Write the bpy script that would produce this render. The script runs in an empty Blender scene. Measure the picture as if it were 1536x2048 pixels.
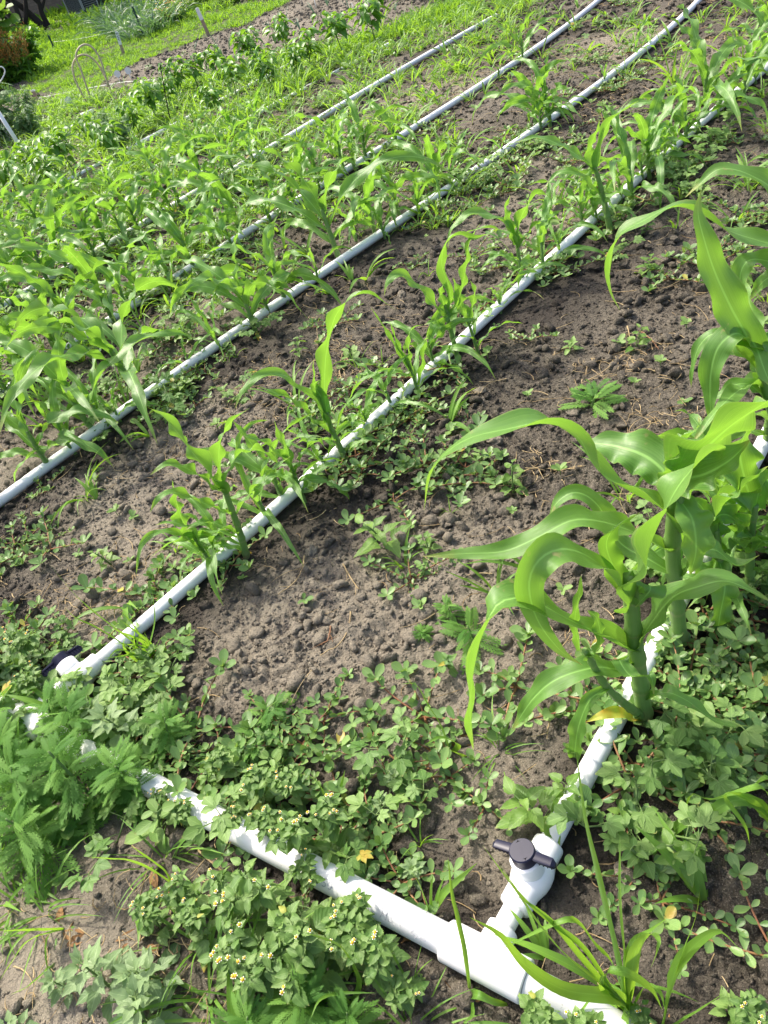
import bpy, math, random
import numpy as np
from mathutils import Vector, Matrix
rng = np.random.default_rng(11)
random.seed(5)
R = math.radians
sc = bpy.context.scene
col = sc.collection

# ------------------------------------------------------------------ camera
F = 1540.0; TH = R(39.76); RO = R(18.29); CAMZ = 1.0
cam_d = bpy.data.cameras.new('camera'); cam = bpy.data.objects.new('camera', cam_d); col.objects.link(cam)
sc.camera = cam
cam_d.sensor_fit = 'VERTICAL'; cam_d.sensor_height = 36.0; cam_d.lens = F / 2048 * 36.0
cam_d.clip_start = 0.02; cam_d.clip_end = 500
Rt = Vector((1, 0, 0)); Up = Vector((0, math.sin(TH), math.cos(TH)))
cx = math.cos(RO) * Rt - math.sin(RO) * Up
cy = math.sin(RO) * Rt + math.cos(RO) * Up
cz = cx.cross(cy)
m = Matrix((cx, cy, cz)).transposed().to_4x4(); m.translation = Vector((0, 0, CAMZ)); cam.matrix_world = m
CXn, CYn, CZn = (np.array(v) for v in (cx, cy, cz))

def ray(px, py):
    return CXn * ((px - 768) / F) - CYn * ((py - 1024) / F) - CZn
def G(px, py, z=0.0):
    r = ray(px, py); t = (z - CAMZ) / r[2]
    return np.array([0, 0, CAMZ]) + r * t
def VP(px, py, base, off=0.0):
    n = np.array([base[0], base[1], 0.0]); L = np.linalg.norm(n); n /= L
    r = ray(px, py); t = (L - off) / (r @ n)
    return np.array([0, 0, CAMZ]) + r * t
def proj(P):
    q = np.asarray(P, float) - np.array([0, 0, CAMZ])
    x = q @ CXn; y = q @ CYn; z = -(q @ CZn)
    z = np.where(z < 0.05, 0.05, z)
    return 768 + F * x / z, 1024 - F * y / z, z

# ------------------------------------------------------------------ noise
def _hash(ix, iy, s):
    n = (ix.astype(np.int64) * 374761393 + iy.astype(np.int64) * 668265263 + s * 974711) & 0x7fffffff
    n = ((n ^ (n >> 13)) * 1274126177) & 0x7fffffff
    return ((n ^ (n >> 16)) & 0xffff) / 65535.0
def vnoise(x, y, s=0):
    ix = np.floor(x); iy = np.floor(y); fx = x - ix; fy = y - iy
    fx = fx * fx * (3 - 2 * fx); fy = fy * fy * (3 - 2 * fy)
    a = _hash(ix, iy, s); b = _hash(ix + 1, iy, s); c = _hash(ix, iy + 1, s); d = _hash(ix + 1, iy + 1, s)
    return (a + (b - a) * fx) * (1 - fy) + (c + (d - c) * fx) * fy - 0.5

# ------------------------------------------------------------------ pipes layout (centre lines on the ground)
DL = 0.0280; DH = 0.0370
PIPE_PX = {
 1: [(1085, 1700), (1160, 1590), (1240, 1430), (1330, 1240), (1400, 1120), (1490, 960)],
 2: [(192, 1334), (290, 1245), (400, 1140), (560, 1010), (700, 880), (830, 760), (960, 650), (1060, 560), (1200, 430), (1310, 325), (1420, 225), (1530, 140)],
 3: [(20, 985), (140, 900), (240, 830), (350, 750), (470, 665), (600, 570), (740, 480), (880, 390), (1000, 310), (1150, 205), (1275, 105), (1400, 0)],
 4: [(5, 780), (120, 710), (370, 545), (500, 465), (600, 395), (750, 300), (840, 245), (950, 180), (1100, 80), (1190, 5)],
 5: [(0, 610), (70, 575), (140, 535), (230, 485), (300, 440), (400, 380), (500, 315), (580, 270), (700, 200), (850, 115), (990, 32)],
 6: [(180, 407), (220, 387), (579, 187), (655, 153), (689, 135), (792, 88)],
 7: [(120, 373), (187, 342), (383, 213), (619, 120)],
 8: [(155, 273), (185, 255)],
 9: [(163, 231), (186, 221)],
}
PIPES = {}
for k, pts in PIPE_PX.items():
    P = np.array([G(x, y, DL / 2) for x, y in pts])
    # straight fit plus a gentle share of the real wander
    c = P.mean(0); U, S, Vt = np.linalg.svd(P - c); a = Vt[0] * np.sign(Vt[0][0]); t = (P - c) @ a
    nrm = np.array([-a[1], a[0], 0]); o = (P - c) @ nrm
    deg = 3 if len(pts) > 6 else 1
    co = np.polyfit(t, o, deg)
    lo, hi = t.min(), t.max()
    if k == 1: hi += 2.6
    if k in (2, 3, 4): hi += 2.0
    if k in (3, 4, 5, 6): lo -= 0.35
    tt = np.linspace(lo, hi, 40)
    tc = np.clip(tt, t.min(), t.max())
    dd = np.polyval(np.polyder(co), tc)
    oo = np.polyval(co, tc) + dd * (tt - tc)
    PIPES[k] = c + tt[:, None] * a + oo[:, None] * nrm
HA = G(1262, 2074, DH / 2); HB = G(20, 1422, DH / 2)
HDIR = (HB - HA) / np.linalg.norm(HB - HA)
HEAD = np.array([HA - HDIR * 0.5, HB + HDIR * 0.9])

def seg_dist(x, y, P):
    best = np.full(x.shape, 1e9); side = np.zeros(x.shape)
    for i in range(len(P) - 1):
        ax, ay = P[i][:2]; dx, dy = P[i + 1][0] - ax, P[i + 1][1] - ay; l2 = dx * dx + dy * dy
        t = np.clip(((x - ax) * dx + (y - ay) * dy) / l2, 0, 1)
        ex = x - ax - t * dx; ey = y - ay - t * dy; d = np.hypot(ex, ey)
        s = np.sign(dx * ey - dy * ex); q = d < best
        best = np.where(q, d, best); side = np.where(q, s, side)
    return best, side
def pipe_dist(x, y):
    best = np.full(x.shape, 1e9); side = np.zeros(x.shape)
    for P in list(PIPES.values())[:5] + [HEAD]:
        Q = P[::4] if len(P) > 4 else P
        if len(P) > 4: Q = np.vstack([Q, P[-1:]])
        d, s = seg_dist(x, y, Q); q = d < best
        best = np.where(q, d, best); side = np.where(q, s, side)
    return best, side

def rough_h(x, y):
    h = 0.030 * vnoise(x * 2.1, y * 2.1, 1) + 0.018 * vnoise(x * 6, y * 6, 2)
    return h
def hz(x, y, fine=False):
    x = np.asarray(x, float); y = np.asarray(y, float)
    r = np.hypot(x, y)
    d, s = pipe_dist(x, y)
    m_ = np.clip(d / 0.13, 0, 1); m_ = m_ * m_ * (3 - 2 * m_)
    h = rough_h(x, y) * m_ - 0.004 * (1 - m_)
    if fine:
        w = np.clip((7 - r) / 5, 0.0, 1)
        n1 = vnoise(x * 24, y * 24, 3); n2 = vnoise(x * 60, y * 60, 4); n3 = vnoise(x * 140, y * 140, 5)
        p = np.clip(vnoise(x * 3.3 + 7, y * 3.3, 9) + 0.6, 0.15, 1)
        h = h + w * p * (0.018 * n1 + 0.014 * np.abs(n2) * 2 + 0.007 * n3) * (0.35 + 0.65 * m_)
    return h
def hz1(x, y): return float(hz(np.array([x]), np.array([y]))[0])

# ------------------------------------------------------------------ materials
def new_mat(name):
    m_ = bpy.data.materials.new(name); m_.use_nodes = True; nt = m_.node_tree; nt.nodes.clear()
    out = nt.nodes.new('ShaderNodeOutputMaterial'); return m_, nt, out
def N(nt, t, **kw):
    n = nt.nodes.new(t)
    for k, v in kw.items(): setattr(n, k, v)
    return n
def mathn(nt, op, a, b=None, clamp=False):
    n = N(nt, 'ShaderNodeMath', operation=op); n.use_clamp = clamp
    for i, v in enumerate((a, b)):
        if v is None: continue
        if isinstance(v, (int, float)): n.inputs[i].default_value = v
        else: nt.links.new(v, n.inputs[i])
    return n.outputs[0]
def mixc(nt, fac, a, b, blend='MIX'):
    n = N(nt, 'ShaderNodeMix', data_type='RGBA', blend_type=blend)
    if isinstance(fac, (int, float)): n.inputs[0].default_value = fac
    else: nt.links.new(fac, n.inputs[0])
    for i, v in ((6, a), (7, b)):
        if isinstance(v, tuple): n.inputs[i].default_value = (*v, 1)
        else: nt.links.new(v, n.inputs[i])
    return n.outputs[2]
def noise(nt, scale, detail=3, vec=None, rough=0.55):
    n = N(nt, 'ShaderNodeTexNoise'); n.inputs['Scale'].default_value = scale; n.inputs['Detail'].default_value = detail
    n.inputs['Roughness'].default_value = rough
    if vec is not None: nt.links.new(vec, n.inputs['Vector'])
    return n.outputs['Fac']
def maprange(nt, v, a, b, c=0.0, d=1.0):
    n = N(nt, 'ShaderNodeMapRange'); nt.links.new(v, n.inputs[0])
    for i, q in enumerate((a, b, c, d)): n.inputs[i + 1].default_value = q
    return n.outputs[0]

def leaf_mat(name, dark, light, trans, rough=0.42, spec=0.45, tf=0.42, stripes=0.0, rib=0.35, old=None, bump=0.15):
    m_, nt, out = new_mat(name); L = nt.links.new
    at = N(nt, 'ShaderNodeAttribute', attribute_name='luv'); sp = N(nt, 'ShaderNodeSeparateXYZ'); L(at.outputs['Vector'], sp.inputs[0])
    u, v, t = sp.outputs
    tc = N(nt, 'ShaderNodeTexCoord')
    nz = noise(nt, 38, 3, tc.outputs['Object'])
    tt = mathn(nt, 'ADD', t, mathn(nt, 'MULTIPLY', mathn(nt, 'SUBTRACT', nz, 0.5), 0.7), True)
    c = mixc(nt, tt, dark, light)
    au = mathn(nt, 'ABSOLUTE', u)
    cb = N(nt, 'ShaderNodeCombineXYZ')
    if stripes:
        L(mathn(nt, 'MULTIPLY', u, 15.0), cb.inputs[0]); L(mathn(nt, 'MULTIPLY', v, 1.6), cb.inputs[1]); L(t, cb.inputs[2])
        sn = noise(nt, 1.6, 3, cb.outputs[0], 0.7)
        c = mixc(nt, maprange(nt, sn, 0.38, 0.64, 0.0, stripes), c, light)
    else:
        # side veins running out at an angle
        vv = mathn(nt, 'ADD', mathn(nt, 'MULTIPLY', v, 46.0), mathn(nt, 'MULTIPLY', au, -14.0))
        sn = mathn(nt, 'SINE', vv)
        c = mixc(nt, maprange(nt, sn, 0.75, 1.0, 0.0, 0.22), c, light)
    ribm = maprange(nt, au, 0.035, 0.09, rib, 0.0)
    c = mixc(nt, ribm, c, tuple(min(1, q * 1.7 + 0.03) for q in light))
    if name == 'corn_stalk':
        c = mixc(nt, maprange(nt, mathn(nt, 'ADD', v, mathn(nt, 'MULTIPLY', nz, .1)), 0.04, 0.16, 0.85, 0.0), c, (0.26, 0.17, 0.12))
        c = mixc(nt, maprange(nt, mathn(nt, 'SINE', mathn(nt, 'MULTIPLY', v, 39.0)), .90, 1.0, 0, .5), c, (0.30, 0.34, 0.14))
    if name == 'corn_leaf':
        sp2 = noise(nt, 75, 2, tc.outputs['Object']); sp3 = noise(nt, 9, 2, tc.outputs['Object'])
        c = mixc(nt, mathn(nt, 'MULTIPLY', maprange(nt, sp2, 0.66, 0.71, 0, .8), maprange(nt, sp3, .5, .6)), c, (0.36, 0.30, 0.14))
        edge = maprange(nt, au, 0.93, 1.0, 0.0, 0.45)
        c = mixc(nt, edge, c, (0.36, 0.40, 0.14))
    if old:
        L2 = maprange(nt, mathn(nt, 'ADD', v, mathn(nt, 'MULTIPLY', nz, 0.16)), 0.97, 1.12, 0.0, 0.9)
        c = mixc(nt, L2, c, old)
        old2 = maprange(nt, t, 1.4, 1.9, 0.0, 1.0)
        c = mixc(nt, old2, c, mixc(nt, maprange(nt, nz, 0.4, 0.6), (0.50, 0.27, 0.03), (0.42, 0.40, 0.06)))
    b = N(nt, 'ShaderNodeBsdfPrincipled'); L(c, b.inputs['Base Color']); b.inputs['Roughness'].default_value = rough
    b.inputs['Specular IOR Level'].default_value = spec
    tr = N(nt, 'ShaderNodeBsdfTranslucent'); L(mixc(nt, 0.25, trans, c), tr.inputs[0])
    if bump:
        bp = N(nt, 'ShaderNodeBump'); bp.inputs['Strength'].default_value = bump; bp.inputs['Distance'].default_value = 0.002
        L(sn, bp.inputs['Height']); L(bp.outputs[0], b.inputs['Normal'])
    mx = N(nt, 'ShaderNodeMixShader'); mx.inputs[0].default_value = tf
    L(b.outputs[0], mx.inputs[1]); L(tr.outputs[0], mx.inputs[2]); L(mx.outputs[0], out.inputs[0])
    return m_

def plain_mat(name, colr, rough=0.6, var=0.25, scale=30, spec=0.4, metal=0.0, bump=0.0, dirt=None, dirt_amt=0.5):
    m_, nt, out = new_mat(name); L = nt.links.new
    tc = N(nt, 'ShaderNodeTexCoord'); nz = noise(nt, scale, 4, tc.outputs['Object'])
    c = mixc(nt, nz, tuple(q * (1 - var) for q in colr), tuple(min(1, q * (1 + var)) for q in colr))
    if dirt:
        n2 = noise(nt, scale * 0.35, 6, tc.outputs['Object'], 0.7)
        c = mixc(nt, maprange(nt, n2, 0.56, 0.72, 0.0, dirt_amt), c, dirt)
    b = N(nt, 'ShaderNodeBsdfPrincipled'); L(c, b.inputs['Base Color']); b.inputs['Roughness'].default_value = rough
    b.inputs['Specular IOR Level'].default_value = spec; b.inputs['Metallic'].default_value = metal
    if bump:
        bp = N(nt, 'ShaderNodeBump'); bp.inputs['Strength'].default_value = bump; bp.inputs['Distance'].default_value = 0.003
        L(nz, bp.inputs['Height']); L(bp.outputs[0], b.inputs['Normal'])
    L(b.outputs[0], out.inputs[0]); return m_

M = {}
M['corn'] = leaf_mat('corn_leaf', (0.050, 0.150, 0.030), (0.17, 0.33, 0.070), (0.33, 0.64, 0.04), 0.36, 0.5, 0.40, 0.9, 0.8, (0.45, 0.36, 0.12), 0.3)
M['stalk'] = leaf_mat('corn_stalk', (0.10, 0.22, 0.05), (0.22, 0.36, 0.10), (0.3, 0.5, 0.08), 0.4, 0.4, 0.15, 0.4, 0.0, None, 0.2)
M['purslane'] = leaf_mat('purslane_leaf', (0.080, 0.172, 0.045), (0.215, 0.345, 0.105), (0.32, 0.54, 0.06), 0.36, 0.5, 0.25, 0, 0.15, (0.30, 0.26, 0.09))
M['red_stem'] = leaf_mat('red_stem', (0.22, 0.09, 0.05), (0.30, 0.17, 0.08), (0.3, 0.15, 0.05), 0.5, 0.3, 0.1, 0, 0)
M['green_stem'] = leaf_mat('green_stem', (0.10, 0.19, 0.05), (0.19, 0.28, 0.09), (0.2, 0.35, 0.06), 0.5, 0.3, 0.15, 0, 0)
M['broad'] = leaf_mat('broad_leaf', (0.085, 0.180, 0.032), (0.20, 0.33, 0.065), (0.36, 0.58, 0.05), 0.45, 0.4, 0.36, 0, 0.3, (0.30, 0.26, 0.09))
M['mallow'] = leaf_mat('mallow_leaf', (0.085, 0.185, 0.040), (0.23, 0.36, 0.100), (0.32, 0.52, 0.06), 0.5, 0.35, 0.32, 0, 0.3, (0.30, 0.26, 0.09))
M['galin'] = leaf_mat('galinsoga_leaf', (0.075, 0.165, 0.036), (0.18, 0.29, 0.075), (0.30, 0.50, 0.05), 0.5, 0.35, 0.3, 0, 0.35, (0.30, 0.26, 0.09))
M['ragweed'] = leaf_mat('ragweed_leaf', (0.060, 0.165, 0.028), (0.165, 0.32, 0.065), (0.32, 0.60, 0.04), 0.6, 0.2, 0.38, 0, 0.15)
M['lambs'] = leaf_mat('lambsquarters_leaf', (0.08, 0.165, 0.055), (0.23, 0.33, 0.15), (0.34, 0.52, 0.10), 0.5, 0.35, 0.3, 0, 0.4)
M['grass'] = leaf_mat('grass_blade', (0.075, 0.190, 0.028), (0.19, 0.36, 0.055), (0.42, 0.70, 0.04), 0.45, 0.4, 0.42, 0.4, 0.2)
M['lawn'] = leaf_mat('lawn_blade', (0.075, 0.19, 0.022), (0.17, 0.34, 0.035), (0.40, 0.68, 0.03), 0.55, 0.25, 0.42, 0, 0)
M['pepper'] = leaf_mat('pepper_leaf', (0.055, 0.165, 0.022), (0.15, 0.32, 0.045), (0.36, 0.66, 0.03), 0.34, 0.5, 0.33, 0, 0.3)
M['tomato'] = leaf_mat('tomato_leaf', (0.075, 0.165, 0.050), (0.20, 0.32, 0.12), (0.28, 0.50, 0.07), 0.5, 0.35, 0.25, 0, 0.3)
M['lily'] = leaf_mat('strap_leaf', (0.045, 0.12, 0.055), (0.12, 0.23, 0.11), (0.2, 0.38, 0.08), 0.4, 0.5, 0.3, 0.4, 0.2)
M['onion'] = leaf_mat('onion_leaf', (0.06, 0.13, 0.08), (0.13, 0.23, 0.14), (0.2, 0.35, 0.15), 0.45, 0.4, 0.2, 0, 0)
M['rust'] = leaf_mat('rust_seed', (0.34, 0.16, 0.04), (0.62, 0.33, 0.10), (0.4, 0.2, 0.05), 0.8, 0.1, 0.2, 0, 0)
M['straw'] = leaf_mat('straw', (0.26, 0.18, 0.09), (0.52, 0.40, 0.22), (0.5, 0.4, 0.2), 0.7, 0.2, 0.1, 0, 0)
M['deadleaf'] = leaf_mat('dead_leaf', (0.17, 0.085, 0.035), (0.34, 0.20, 0.09), (0.4, 0.2, 0.06), 0.7, 0.2, 0.15, 0, 0.2)
M['petal'] = plain_mat('white_petal', (0.8, 0.8, 0.75), 0.6, 0.05)
M['yellow'] = plain_mat('yellow_disc', (0.70, 0.42, 0.03), 0.7, 0.2, 300)
M['bark'] = plain_mat('dark_bark', (0.035, 0.028, 0.024), 0.9, 0.4, 12, 0.2, bump=0.6)
M['wood'] = plain_mat('weathered_wood', (0.36, 0.27, 0.19), 0.8, 0.25, 60, 0.2)
M['whitepaint'] = plain_mat('white_paint', (0.78, 0.78, 0.76), 0.6, 0.06, 40)
M['tpost'] = plain_mat('green_post_metal', (0.018, 0.065, 0.055), 0.5, 0.2)
M['hoop'] = plain_mat('tan_hoop_plastic', (0.50, 0.42, 0.28), 0.5, 0.15, 14)
M['string'] = plain_mat('white_string', (0.72, 0.72, 0.66), 0.8, 0.1)
M['wire'] = plain_mat('galvanised_wire', (0.5, 0.53, 0.55), 0.35, 0.1, 60, 0.5, 0.8)
M['flowers'] = plain_mat('mixed_flower', (0.75, 0.16, 0.06), 0.6, 0.2)
M['orangeflower'] = plain_mat('orange_flower', (0.80, 0.42, 0.04), 0.6, 0.2)
M['handle'] = plain_mat('dark_navy_plastic', (0.009, 0.009, 0.030), 0.42, 0.2, 25, 0.4, dirt=(0.06, 0.055, 0.07), dirt_amt=0.35)
M['wallm'] = None

def pvc():
    m_, nt, out = new_mat('white_pvc'); L = nt.links.new
    tc = N(nt, 'ShaderNodeTexCoord')
    n1 = noise(nt, 9, 5, tc.outputs['Object'], 0.65); n2 = noise(nt, 90, 4, tc.outputs['Object'], 0.7)
    c = mixc(nt, maprange(nt, n1, 0.5, 0.75, 0, 0.35), (0.84, 0.84, 0.84), (0.66, 0.64, 0.60))
    c = mixc(nt, maprange(nt, n2, 0.66, 0.74, 0, 0.75), c, (0.20, 0.16, 0.12))
    ge = N(nt, 'ShaderNodeNewGeometry'); sp = N(nt, 'ShaderNodeSeparateXYZ'); L(ge.outputs['Position'], sp.inputs[0])
    splash = mathn(nt, 'ADD', sp.outputs[2], mathn(nt, 'MULTIPLY', n2, -0.018))
    c = mixc(nt, maprange(nt, splash, -0.012, 0.004, 0.7, 0.0), c, (0.22, 0.18, 0.14))
    b = N(nt, 'ShaderNodeBsdfPrincipled'); L(c, b.inputs['Base Color']); b.inputs['Roughness'].default_value = 0.38
    b.inputs['Specular IOR Level'].default_value = 0.45
    L(b.outputs[0], out.inputs[0]); return m_
M['pvc'] = pvc()

def soil(name, clod=False):
    m_, nt, out = new_mat(name); L = nt.links.new
    ge = N(nt, 'ShaderNodeNewGeometry'); pos = ge.outputs['Position']
    at = N(nt, 'ShaderNodeAttribute', attribute_name='luv'); sp = N(nt, 'ShaderNodeSeparateXYZ'); L(at.outputs['Vector'], sp.inputs[0])
    wet, path, green = sp.outputs
    n1 = noise(nt, 5, 5, pos, 0.6); n2 = noise(nt, 55, 5, pos, 0.7); n3 = noise(nt, 420, 3, pos, 0.6)
    c = mixc(nt, maprange(nt, n1, 0.35, 0.65), (0.084, 0.072, 0.054), (0.158, 0.137, 0.104))
    c = mixc(nt, maprange(nt, n2, 0.38, 0.62, 0, 0.8), c, (0.056, 0.048, 0.038))
    c = mixc(nt, maprange(nt, n3, 0.52, 0.68, 0, 0.6), c, (0.34, 0.30, 0.235))
    c = mixc(nt, mathn(nt, 'MULTIPLY', path, 0.85), c, mixc(nt, n2, (0.19, 0.165, 0.125), (0.40, 0.35, 0.27)))
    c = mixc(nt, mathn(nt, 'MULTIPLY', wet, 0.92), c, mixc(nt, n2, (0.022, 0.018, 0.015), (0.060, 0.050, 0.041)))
    c = mixc(nt, mathn(nt, 'MULTIPLY', green, 0.7), c, (0.07, 0.10, 0.03))
    b = N(nt, 'ShaderNodeBsdfPrincipled'); L(c, b.inputs['Base Color']); b.inputs['Roughness'].default_value = 0.92
    b.inputs['Specular IOR Level'].default_value = 0.25
    bp = N(nt, 'ShaderNodeBump'); bp.inputs['Strength'].default_value = 0.9; bp.inputs['Distance'].default_value = 0.006
    v1 = N(nt, 'ShaderNodeTexVoronoi'); v1.inputs['Scale'].default_value = 120; L(pos, v1.inputs['Vector'])
    b0 = N(nt, 'ShaderNodeBump'); b0.inputs['Strength'].default_value = 0.8; b0.inputs['Distance'].default_value = 0.03
    L(noise(nt, 22, 6, pos, 0.72), b0.inputs['Height']); L(b0.outputs[0], bp.inputs['Normal'])
    hh = mathn(nt, 'ADD', mathn(nt, 'MULTIPLY', noise(nt, 130, 5, pos, 0.7), 1.0), mathn(nt, 'MULTIPLY', v1.outputs['Distance'], -0.35))
    L(hh, bp.inputs['Height']); L(bp.outputs[0], b.inputs['Normal'])
    L(b.outputs[0], out.inputs[0]); return m_
M['soil'] = soil('soil')

# ------------------------------------------------------------------ mesh helpers
def make_mesh(name, V, Q, luv=None, mats=(), midx=None, smooth=True):
    """V (n,3); Q (k,4) with -1 in the last column for a triangle."""
    V = np.asarray(V, np.float32); Q = np.asarray(Q, np.int64)
    me = bpy.data.meshes.new(name)
    tri = Q[:, 3] < 0
    tot = np.where(tri, 3, 4).astype(np.int32)
    start = np.concatenate([[0], np.cumsum(tot)[:-1]]).astype(np.int32)
    mask = np.ones(Q.shape, bool); mask[tri, 3] = False
    loops = Q[mask].astype(np.int32)
    me.vertices.add(len(V)); me.vertices.foreach_set('co', V.ravel())
    me.loops.add(len(loops)); me.loops.foreach_set('vertex_index', loops)
    me.polygons.add(len(Q)); me.polygons.foreach_set('loop_start', start); me.polygons.foreach_set('loop_total', tot)
    if midx is not None: me.polygons.foreach_set('material_index', np.asarray(midx, np.int32))
    me.polygons.foreach_set('use_smooth', np.full(len(Q), smooth))
    for m_ in mats: me.materials.append(m_)
    if luv is not None:
        a = me.attributes.new('luv', 'FLOAT_VECTOR', 'POINT'); a.data.foreach_set('vector', np.asarray(luv, np.float32).ravel())
    me.update(calc_edges=True)
    return me
def tag(o, label=None, cat=None, group=None, kind=None):
    if label: o['label'] = label
    if cat: o['category'] = cat
    if group: o['group'] = group
    if kind: o['kind'] = kind
    return o
def link(name, me, parent=None, loc=None, rz=0.0, sc_=1.0):
    o = bpy.data.objects.new(name, me); col.objects.link(o)
    if parent: o.parent = parent
    if loc is not None: o.location = tuple(loc)
    if rz: o.rotation_euler = (0, 0, rz)
    if sc_ != 1.0: o.scale = (sc_,) * 3
    return o

class MB:
    def __init__(s): s.V = []; s.Q = []; s.L = []; s.M = []; s.n = 0
    def raw(s, V, Q, L, mi=0):
        V = np.asarray(V, float); Q = np.asarray(Q)
        s.V.append(V); s.Q.append(np.where(Q >= 0, Q + s.n, -1)); s.L.append(np.asarray(L, float)); s.M.append(np.full(len(Q), mi)); s.n += len(V)
    def arrays(s): return np.vstack(s.V), np.vstack(s.Q), np.vstack(s.L), np.concatenate(s.M)
    def leaf(s, T, p, d, nrm, ln, wd, tint=0.5, mi=0):
        d = np.asarray(d, float); d = d / np.linalg.norm(d)
        nrm = np.asarray(nrm, float); nrm = nrm - (nrm @ d) * d; k = np.linalg.norm(nrm)
        if k < 1e-5: nrm = np.array([d[1], -d[0], 0.01]); nrm -= (nrm @ d) * d; k = np.linalg.norm(nrm)
        nrm /= k; x = np.cross(d, nrm)
        V = np.asarray(p) + T[0][:, :1] * wd * x + T[0][:, 1:2] * ln * d + T[0][:, 2:3] * ln * nrm
        L = T[2].copy(); L[:, 2] = tint if rng.random() > .008 else 1.75; s.raw(V, T[1], L, mi)
    def tube(s, pts, r0, r1=None, sides=6, tint=0.5, mi=0, cap=True, radii=None):
        P = np.asarray(pts, float); n = len(P)
        rad = radii if radii is not None else np.linspace(r0, r0 if r1 is None else r1, n)
        tg = np.gradient(P, axis=0); tg /= np.linalg.norm(tg, axis=1)[:, None] + 1e-12
        ref = np.array([0, 0, 1.0]) if abs(tg[0][2]) < 0.8 else np.array([1.0, 0, 0])
        a = np.cross(tg[0], ref); a /= np.linalg.norm(a); th = np.linspace(0, 2 * np.pi, sides, endpoint=False)
        V = []; L = []
        for i in range(n):
            a = a - (a @ tg[i]) * tg[i]; a /= np.linalg.norm(a); b = np.cross(tg[i], a)
            V.append(P[i] + rad[i] * (np.cos(th)[:, None] * a + np.sin(th)[:, None] * b))
            L.append(np.stack([np.cos(th), np.full(sides, i / max(1, n - 1) * 0.8), np.full(sides, tint)], 1))
        V = np.vstack(V); L = np.vstack(L); Q = []
        for i in range(n - 1):
            for j in range(sides):
                k = (j + 1) % sides; Q.append((i * sides + j, i * sides + k, (i + 1) * sides + k, (i + 1) * sides + j))
        if cap:
            for end, ring in ((0, 0), (n - 1, (n - 1) * sides)):
                c = len(V); V = np.vstack([V, P[end]]); L = np.vstack([L, L[ring]])
                for j in range(sides):
                    k = (j + 1) % sides; Q.append((ring + j, ring + k, c, -1) if end else (ring + k, ring + j, c, -1))
        s.raw(V, np.array(Q), L, mi)
    def box(s, c, sz, ax=None, tint=0.5, mi=0):
        ax = np.eye(3) if ax is None else np.asarray(ax, float)
        V = np.array([[i, j, k] for i in (-.5, .5) for j in (-.5, .5) for k in (-.5, .5)]) * np.asarray(sz)
        V = V @ ax + np.asarray(c)
        Q = np.array([(0, 1, 3, 2), (4, 6, 7, 5), (0, 4, 5, 1), (2, 3, 7, 6), (0, 2, 6, 4), (1, 5, 7, 3)])
        s.raw(V, Q, np.tile([0.5, 0.5, tint], (8, 1)), mi)
    def mesh(s, name, mats, smooth=True):
        V, Q, L, Mi = s.arrays(); return make_mesh(name, V, Q, L, mats, Mi, smooth)

# ------------------------------------------------------------------ leaf templates
def grid_leaf(w, nv=6, nu=2, fold=0.12, droop=0.15, tooth=0.0, wave=0.0):
    ys = np.linspace(0, 1, nv + 1); V = []; L = []
    us = np.linspace(-1, 1, nu + 1)
    for j, y in enumerate(ys):
        ww = w(y) * 0.5 * (1 + (tooth if j % 2 else -tooth) * (0 < j < nv))
        for u in us:
            V.append((u * ww, y, fold * abs(u) * w(y) - droop * y * y + wave * math.sin(y * 9 + u) * abs(u) * w(y))); L.append((u, y, 0.5))
    Q = [(j * (nu + 1) + i, j * (nu + 1) + i + 1, (j + 1) * (nu + 1) + i + 1, (j + 1) * (nu + 1) + i) for j in range(nv) for i in range(nu)]
    return np.array(V), np.array(Q), np.array(L)
def combine(parts):
    V = []; Q = []; L = []; n = 0
    for T, o, ang, ln, wd in parts:
        c, s_ = math.cos(ang), math.sin(ang); P = T[0].copy(); x = P[:, 0] * wd; y = P[:, 1] * ln
        V.append(np.stack([o[0] + x * c + y * s_, o[1] - x * s_ + y * c, P[:, 2] * ln + (o[2] if len(o) > 2 else 0)], 1)); Q.append(T[1] + n); n += len(P)
        l = T[2].copy(); l[:, 1] = o[1] + l[:, 1] * ln; L.append(l)
    return np.vstack(V), np.vstack(Q), np.vstack(L)
obov = lambda y: max(0.0, (0.12 + 1.0 * math.sin(math.pi * min(1, y ** 1.7 * 0.93 + 0.03)) ** 0.8) * (1 if y < 0.97 else 0.25))
T_purs = grid_leaf(lambda y: 1.0 * math.sin(math.pi * (0.04 + 0.93 * y ** 1.5)) ** 0.75, 6, 2, 0.10, -0.10)
T_purs_lo = grid_leaf(lambda y: 1.0 * math.sin(math.pi * (0.04 + 0.93 * y ** 1.5)) ** 0.75, 3, 1, 0.0, -0.10)
T_ovate = grid_leaf(lambda y: math.sin(math.pi * (0.05 + 0.95 * y ** 0.62)) ** 0.85 if y < 1 else 0, 12, 2, 0.13, 0.22, 0.07, 0.05)
T_pepper = grid_leaf(lambda y: math.sin(math.pi * (0.02 + 0.98 * y ** 0.75)) ** 0.9 if y < 1 else 0, 7, 2, 0.16, 0.38)
T_small = grid_leaf(lambda y: math.sin(math.pi * (0.05 + 0.95 * y ** 0.8)) ** 0.8 if y < 1 else 0, 3, 2, 0.12, 0.2)
T_lance = grid_leaf(lambda y: math.sin(math.pi * (0.03 + 0.97 * y ** 0.9)) if y < 1 else 0, 3, 1, 0.0, 0.1)
T_lobe = grid_leaf(lambda y: (0.25 + 0.75 * math.sin(math.pi * min(1, y ** 1.3)) ** 0.7) if y < 1 else 0.12, 5, 2, 0.08, 0.12, 0.14)
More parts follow.
